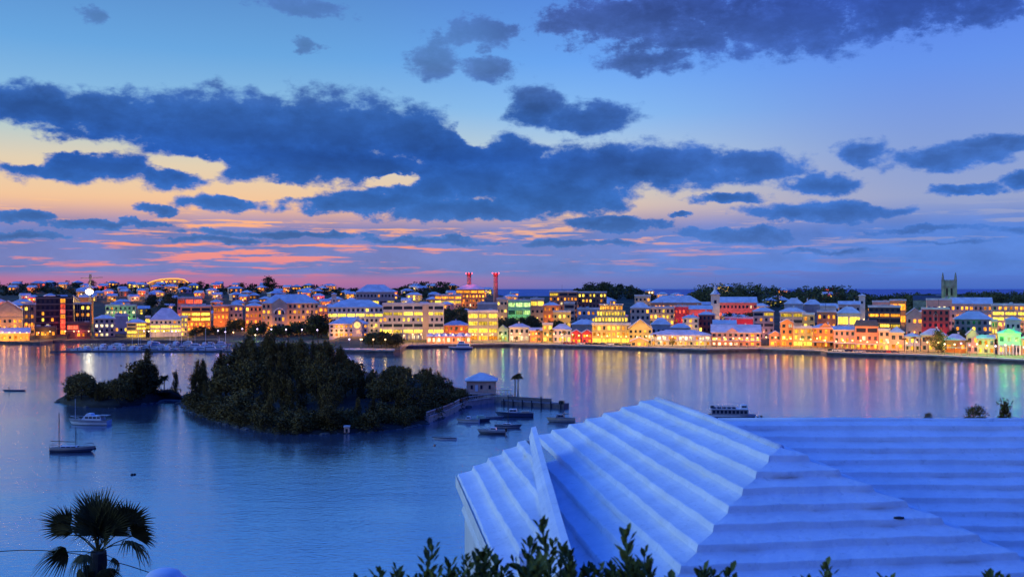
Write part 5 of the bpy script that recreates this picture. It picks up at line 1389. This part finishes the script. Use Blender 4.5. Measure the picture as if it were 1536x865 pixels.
def stepped(P, a, b, pitch, c, lip, L, Rr, T0, T1, seg=0.35, seed=1):
    """courses of roof slate: P point on the t=0 line, a along the course, b downhill (plan unit vectors)"""
    r = random.Random(seed); s = MB(); P = Vector(P); a = Vector((*a, 0)); b = Vector((*b, 0)); nrm = (Vector((0, 0, 1)) + b * pitch).normalized()
    i0 = int(math.floor(T0 / c + 1e-6)); i1 = int(math.ceil(T1 / c - 1e-6)) + 1
    prof = []
    for i in range(i0, i1):
        for f, o in ((0.0, .0), (.4, .38), (.82, .90), (.865, 1.0), (.90, .98), (.925, .78), (.985, .10)):
            t = (i + f) * c
            if T0 <= t <= T1: prof.append((t, o, i))
    W0 = max(Rr(t) - L(t) for t, _, _ in prof); n = max(4, int(W0 / seg))
    ph = [r.uniform(0, 6.28) for _ in range(400)]
    for (t, o, i) in prof:
        l, rr = L(t), Rr(t)
        for k in range(n + 1):
            u = l + (rr - l) * k / n
            wob = .005 * math.sin(u * 1.9 + ph[i % 97]) + .005 * math.sin(u * 5.3 + ph[(i * 7) % 97 + 100])
            wt = .007 * math.sin(u * 1.3 + ph[i % 97 + 200]) + .007 * math.sin(u * 6.7 + ph[i % 97 + 250])
            tt = t + (wt if 0.5 < (t / c - i) else 0) * (0 if k in (0, n) else 1)
            ends = 0 if k in (0, n) else 1
            q = P + a * u + b * tt + Vector((0, 0, -pitch * tt + lip * 1.12 * o + wob * .6 * ends * (.3 + o * .7)))
            s.v.append(tuple(q - H0))
    for j in range(len(prof) - 1):
        for k in range(n):
            s.f.append((j * (n + 1) + k, j * (n + 1) + k + 1, (j + 1) * (n + 1) + k + 1, (j + 1) * (n + 1) + k)); s.mi.append(0)
    return s
u_ = (0.139, -0.990); l_ = (-0.990, -0.139); r_d = (0.990, 0.139)
P1 = (3.278, 22.28, 32.5); P2 = (4.23, 15.5, 32.5); LEN = 6.846
C_ = .345; LIP = .068
def roofpart(mb_): o = mb_.build('roof', M_LIME, house, True); return o
roofpart(stepped(P1, u_, l_, .5, C_, LIP, lambda t: -t, lambda t: LEN + t, 0, 2.416, seed=2))
roofpart(stepped(P1, u_, l_, .5, C_, LIP, lambda t: .6, lambda t: LEN + t, 2.40, 4.6, seed=2))
roofpart(stepped(P2, r_d, u_, .5, C_, LIP, lambda t: -t, lambda t: t, 0, 4.6, seed=3))
roofpart(stepped(P1, u_, r_d, .5, C_, LIP, lambda t: -t, lambda t: LEN + t, 0, 2.6, seed=4))
roofpart(stepped((0, 21.0, 32.2), (1, 0), (0, -1), .5, C_ + .01, LIP, lambda t: 4.2, lambda t: 19, 0, 7.0, seed=5))
roofpart(stepped((0, 21.0, 32.2), (1, 0), (0, 1), .5, C_ + .01, LIP, lambda t: 4.2, lambda t: 19, 0, 2.5, seed=6))
# lower left wing: its roof is parallel to the main left slope, 0.7 m above it
Q = (P1[0], P1[1], P1[2] + .7)
roofpart(stepped(Q, u_, l_, .5, .327, LIP, lambda t: .42 + .04 * (t - 4), lambda t: min(9.0, .55 + max(0, t - 2.95) * 9.8), 2.95, 4.60, seed=7))
# ridge cap rolls
s = MB(); s.tube([Vector(P1) - H0 + Vector((0, 0, -.02)), (Vector(P1) + Vector(P2)) / 2 - H0 + Vector((0, 0, .015)), Vector(P2) - H0 + Vector((0, 0, -.02))], .07, 8); s.build('ridge_cap', M_LIME, house, True)
s = MB(); s.tube([Vector((4.4, 21, 32.17)) - H0 + Vector((k * 2.4, 0, .01 * math.sin(k * 2.1))) for k in range(7)], .07, 8); s.build('ridge_cap', M_LIME, house, True)
def on(sx, t, dz=0): # point on the wing plane, sx along u_, t downhill
    return Vector(Q) + Vector((*u_, 0)) * sx + Vector((*l_, 0)) * t + Vector((0, 0, -.5 * t + dz)) - H0
s = MB()   # tapered parapet closing the wing against the main roof
e = [(.45, 2.95), (3.5, 3.26), (6.9, 3.62), (9.0, 3.84)]
wd = [.03, .11, .16, .2]; hh = [.15, .04, .02, .02]
rows_ = []
for (sx, t), w_, h_ in zip(e, wd, hh):
    rows_.append([on(sx, t + w_ + .02, .07), on(sx, t + w_ * .5, .10 + h_ * .35), on(sx, t, .10 + h_), on(sx, t - .10, .08 + h_), on(sx, t - .12, -1.4)])
for A_, B_ in zip(rows_, rows_[1:]):
    for k in range(4): s.face([A_[k], A_[k + 1], B_[k + 1], B_[k]])
s.face(rows_[0][::-1]); s.build('parapet', M_LIME, house)
# walls
M_HWALL = mat('house_wall', (.66, .66, .67), .9, .08, 1.0, .2)
def wallbox(cor, z1, z0=24.0):
    s = MB(); s.prism([(x - H0.x, y - H0.y) for x, y in cor], z0 - H0.z, z1 - H0.z); return s.build('wall', M_HWALL, house)
def pl_(P, sx, t): return (P[0] + u_[0] * sx + l_[0] * t, P[1] + u_[1] * sx + l_[1] * t)
wallbox([pl_(P1, .62, 4.05), pl_(P1, .62, 4.42), pl_(P1, 8.9, 4.42), pl_(P1, 8.9, 4.05)], 30.85)
wallbox([pl_(P1, -1.9, 2.2), pl_(P1, .66, 2.2), pl_(P1, .66, 3.9), pl_(P1, LEN + 3.7, 3.9), pl_(P1, LEN + 3.7, -3.4), pl_(P1, -2.2, -2.2)], 30.05)
wallbox([(9.0, 22.8), (18.8, 22.8), (18.8, 15.2), (9.0, 15.2)], 29.1)
s = MB()
for k in range(18): pass
for A_, B_ in ((on(.42, 4.6), on(9.0, 4.6)),):
    s.face([A_ + Vector((0, 0, .07)), B_ + Vector((0, 0, .07)), B_ + Vector((0, 0, -.16)), A_ + Vector((0, 0, -.16))]); s.face([A_ + Vector((0, 0, -.16)), B_ + Vector((0, 0, -.16)), B_ + Vector((.3, .05, -.16)), A_ + Vector((.3, .05, -.16))])
A_, B_ = on(.40, 4.6), on(.40, 2.95); s.face([A_ + Vector((0, 0, -.01)), A_ + Vector((0, 0, -.2)), B_ + Vector((0, 0, -.2)), B_ + Vector((0, 0, -.01))])
s.build('eaves', M_LIME, house)
# white chimney on the wing near its eave
cx, cyy = pl_(Q, 8.2, 4.3); s = MB(); s.box((cx - H0.x, cyy - H0.y, 30.75 - H0.z), (.15, .3, 1.1), .14); s.lathe([(.10, .55), (.085, .62)], (cx - H0.x, cyy - H0.y, 30.75 - H0.z), 4); s.build('chimney', M_LIME, house)
s = MB(); s.lathe([(.10, -.02), (.10, .05), (.03, .07)], (0, 0, 0), 10); q = on(0, 0); o = s.build('roof_vent', M_METAL, house)
o.location = Vector((5.5, 13.98, 31.74)) - H0; o.scale = (.75, .3, .35)

# ------------------------------------------------------------------ fan palm, lower left
def fan_leaf(seed, R0=.78, pet=.75, seg=30, spread=4.0, fold=.5, droop=.28):
    r = random.Random(seed); s = MB()
    s.tube([(0, 0, 0), (pet * .5, 0, .05), (pet, 0, .02)], [.016, .011, .009], 5, 0)
    h = Vector((pet, 0, .02))
    for k in range(seg):
        th = -spread / 2 + spread * k / (seg - 1) + r.uniform(-.02, .02)
        L = R0 * (.62 + .38 * math.cos(th * .62)) * r.uniform(.9, 1.08)
        d = Vector((math.cos(th), math.sin(th), 0)); sd = Vector((-math.sin(th), math.cos(th), 0)); up = Vector((0, 0, 1)); prev = None
        z = lambda t: .10 * abs(math.sin(th * .5)) * t - droop * L * t ** 2.6 * r.uniform(.8, 1.25)
        pts = []
        for t, w in ((.0, .006), (.3, .026), (.55, .024), (.78, .012), (1.0, .002)):
            c = h + d * (L * t) + up * (z(t) * 1.0); rid = up * (w * .55)
            pts.append((c - sd * w, c + rid, c + sd * w))
        for A_, B_ in zip(pts, pts[1:]):
            s.face([A_[0], A_[1], B_[1], B_[0]], 0); s.face([A_[1], A_[2], B_[2], B_[1]], 0)
    return s.mesh('frond', M_FAN)
FANS = [fan_leaf(1, .80, .46, 26, 2.5, droop=.10), fan_leaf(2, .84, .52, 26, 2.2, droop=.16), fan_leaf(3, .74, .38, 26, 2.8, droop=.06),
        fan_leaf(4, .56, .70, 24, 2.4, droop=.22), fan_leaf(5, .52, .74, 24, 2.2, droop=.40), fan_leaf(6, .56, .70, 24, 2.9, droop=1.0), fan_leaf(7, .50, .66, 22, 2.6, droop=1.3)]
DP = 22.0; pc = Vector(((147 - 768) / F * DP, DP, EYE - (826 - 432.5) / F * DP))
gz = interp(HILL, DP)
fp = thing('fan_palm', (pc.x, pc.y, gz), 0, 'dark fan palm with ragged crown at the lower left corner', 'palm')
hz = pc.z - gz
s = MB(); n = 14; s.tube([(.02 * math.sin(k), .02 * math.cos(k * 2), -.6 + (hz + .6) * k / n) for k in range(n + 1)], [.17 + .02 * (k % 2) for k in range(n + 1)], 10); s.build('trunk', M_BARK, fp)
rp = random.Random(12)
def frond(yaw, elev, sc, v, roll=0.0):
    o = bpy.data.objects.new('frond', FANS[v]); COL.objects.link(o); o.parent = fp; o.location = (0, 0, hz + rp.uniform(-.06, .04))
    o.matrix_local = Matrix.Translation(o.location) @ Matrix.Rotation(yaw, 4, 'Z') @ Matrix.Rotation(-elev, 4, 'Y') @ Matrix.Rotation(roll, 4, 'X') @ Matrix.Scale(sc, 4)
for k in range(11): frond(rp.uniform(0, 6.28), R(rp.uniform(66, 88)), rp.uniform(.86, 1.12), k % 3, rp.uniform(-1.4, 1.4))
for k in range(3): frond((R(180) if k % 2 else 0) + rp.uniform(-.5, .5), R(rp.uniform(52, 66)), rp.uniform(.78, .95), (2, 3, 0)[k % 3], rp.uniform(-1.2, 1.2))
for yaw, elv, sc, v, ro in ((R(180), R(38), 1.20, 3, 1.25), (R(170), R(31), 1.0, 4, .9), (R(183), R(3), .98, 5, .9), (R(0), R(44), 1.22, 3, -1.3), (R(4), R(24), 1.10, 4, -1.0), (R(-5), R(13), 1.04, 5, -.6),
                            (R(-12), R(-14), .62, 6, -.6), (R(225), R(-40), .74, 6, .3), (R(320), R(-52), .62, 6, .3), (R(262), R(8), .8, 6, .1), (R(80), R(35), .9, 3, .2), (R(120), R(18), .9, 5, .3)):
    frond(yaw, elv, sc, v, ro)
for k in range(12):     # dead hanging skirt
    frond(rp.uniform(0, 6.28), R(rp.uniform(-84, -60)), rp.uniform(.45, .75), 5 + k % 2, rp.uniform(-1, 1))
# cable behind the palm
A_, B_ = WD(-60, 26, EYE - (836 - 432.5) / F * 26), WD(330, 26, EYE - (905 - 432.5) / F * 26)
M1 = WD(128, 26, EYE - (832 - 432.5) / F * 26)
cb = thing('overhead_cable', A_, 0, 'thin dark cable strung behind the fan palm at the left edge', 'cable'); pts = []
for k in range(13):
    t = k / 12; q = (1 - t) ** 2 * A_ + 2 * t * (1 - t) * (2 * M1 - (A_ + B_) / 2) + t * t * B_; pts.append(q - A_)
s = MB(); s.tube(pts, .012, 5); s.build('wire', M_BLACK, cb)
# white parasol top at the bottom edge
DPAR = 16.0; pp = WD(246, DPAR, EYE - (852.5 - 432.5) / F * DPAR); gz = interp(HILL, DPAR)
pa = thing('garden_parasol', (pp.x, pp.y, gz), 0, 'top of a plain white garden parasol at the bottom edge right of the fan palm', 'parasol')
hp = pp.z - gz; s = MB(); n = 8; prof = [(.02, hp), (.14, hp - .012), (.24, hp - .05), (.30, hp - .13), (.7, hp - .42), (1.25, hp - .8)]
s.lathe(prof[::-1], (0, 0, 0), 16); s.build('canopy', mat('canvas', (.62, .63, .66), .9, .05, 3), pa, True)
s = MB(); s.tube([(0, 0, -.3), (0, 0, hp - .05)], .025, 8); s.build('pole', M_METAL, pa)
# trees showing over the far roof ridge
for px, ty, d, wp, kind, lb in ((1465, 614, 46, 32, 'round', 'rounded dark tree top showing over the far roof ridge'), (1507, 608, 48, 26, 'plume', 'pointed dark tree top over the roof ridge near the right edge'), (1393, 621, 44, 12, 'round', 'smallest dark tree tip poking over the far roof ridge')):
    x = (px - 768) / F * d; g_ = interp(HILL, d); H = EYE - (ty - 432.5) / F * d - g_
    c, t, h0 = TV[kind, 1]; ws = wp / F * d / (8 if kind == 'round' else 4) * (1.0)
    cr = wp / F * d * .62; r = thing('hillside_tree', (x, d, g_), 1.0, lb, 'tree'); link('trunk', t, r, None, 0, (.6, .6, H * 1.0 / h0)); sc = cr / (4.2 if kind == 'round' else 2.6); link('crown', c, r, (0, 0, H - h0 * sc * .92), 0, (sc, sc, sc))

# ------------------------------------------------------------------ shrubs right under the camera
def shoot_mesh(seed, Hh):
    """upright shoots clothed in blunt leaves"""
    r = random.Random(seed); s = MB(); top = Vector((r.gauss(0, .02), r.gauss(0, .02), Hh))
    s.tube([(0, 0, 0), top * .5 + Vector((r.gauss(0, .008), 0, 0)), top], [.006, .004, .002], 5)
    n = 17
    for k in range(n):
        f = .35 + .65 * (k / (n - 1)) ** .8; q = top * f; th = k * 2.4 + r.uniform(-.4, .4); up = .45 + 1.1 * f + r.uniform(-.25, .3)
        d = Vector((math.cos(th), math.sin(th), up)).normalized(); L = r.uniform(.042, .068) * (1.1 - .25 * f); wd_ = L * r.uniform(.17, .23)
        sd = d.cross(Vector((0, 0, 1))).normalized(); nn = sd.cross(d)
        P = [q, q + d * L * .4 + sd * wd_ * .8 - nn * .003, q + d * L * .75 + sd * wd_, q + d * L - nn * .004, q + d * L * .75 - sd * wd_, q + d * L * .4 - sd * wd_ * .8 - nn * .003]
        m_ = q + d * L * .6 - nn * .006
        for i in range(6): s.face([P[i], P[(i + 1) % 6], m_])
    return s.mesh('shoot', M_SHRUB)
SH = [shoot_mesh(k, h_) for k, h_ in enumerate((.20, .24, .28, .22, .26, .18))]
def tip(px, py, d): return WD(px, d, EYE - (py - 432.5) / F * d)
SHRUBS = [
 ('low shrub with sparse shoots at the bottom, right of the fan palm', [(512, 853), (548, 862), (560, 845), (588, 847), (604, 843), (614, 852), (628, 801), (642, 842), (655, 858)]),
 ('dense dark shrub in front of the lower left roof wing', [(690, 828), (698, 815), (708, 822), (720, 818), (736, 814), (742, 828), (722, 842), (700, 846)]),
 ('tallest dark shrub at the bottom centre, rising before the roof valley', [(765, 838), (784, 800), (790, 822), (806, 812), (829, 772), (822, 796), (836, 800), (843, 822), (862, 826), (872, 804), (858, 838), (806, 840), (780, 846)]),
 ('twiggy shrub whose thin shoots overlap the bright roof slope', [(890, 848), (904, 832), (918, 834), (937, 788), (946, 812), (958, 824), (974, 806), (968, 838), (990, 838), (1010, 846), (926, 852)]),
 ('shrub of two small clumps below the near roof corner', [(1052, 846), (1064, 845), (1072, 843), (1085, 856), (1040, 862)]),
 ('small upright shrub tip below the centre of the blue roof', [(1222, 846), (1232, 838), (1215, 856)]),
 ('low shrub showing only leaf tips at the bottom right', [(1328, 860), (1372, 856), (1380, 860), (1410, 862), (1486, 858), (1502, 854), (1528, 858)]),
]
for i, (lb, tips) in enumerate(SHRUBS):
    mx = sum(t[0] for t in tips) / len(tips); d0 = 3.5 + .18 * ((i * 37) % 5) / 4
    base = WD(mx, d0, 32.72); r = thing('shrub', base, 0, lb, 'shrub')
    st = MB()
    for k, (px, py) in enumerate(tips):
        d = d0 + rnd.uniform(-.18, .2); v = rnd.randrange(6); h_ = (.20, .24, .28, .22, .26, .18)[v]; q = tip(px, py + 5, d) - base
        sc = rnd.uniform(.8, 1.3)
        o = link('shoot', SH[v], r, q - Vector((0, 0, (h_ + .03) * sc)), rnd.uniform(0, 6.28), (sc, sc, sc)); o.rotation_euler = (rnd.gauss(0, .13), rnd.gauss(0, .13), rnd.uniform(0, 6.28))
        e = q - Vector((0, 0, (h_ + .03) * sc)); st.tube([(rnd.uniform(-.05, .05), rnd.uniform(-.05, .05), -.05), e * .6 + Vector((0, 0, e.z * .1)), e], [.012, .009, .006], 5)
        # lower shoots filling the bush beneath
        for j in range(1):
            z2 = e - Vector((rnd.uniform(-.05, .05), rnd.uniform(-.06, .06), rnd.uniform(.05, .14))); link('shoot', SH[(v + j) % 6], r, z2).rotation_euler = (rnd.gauss(0, .25), rnd.gauss(0, .25), rnd.uniform(0, 6.28))
    st.build('stem', M_BARK, r)
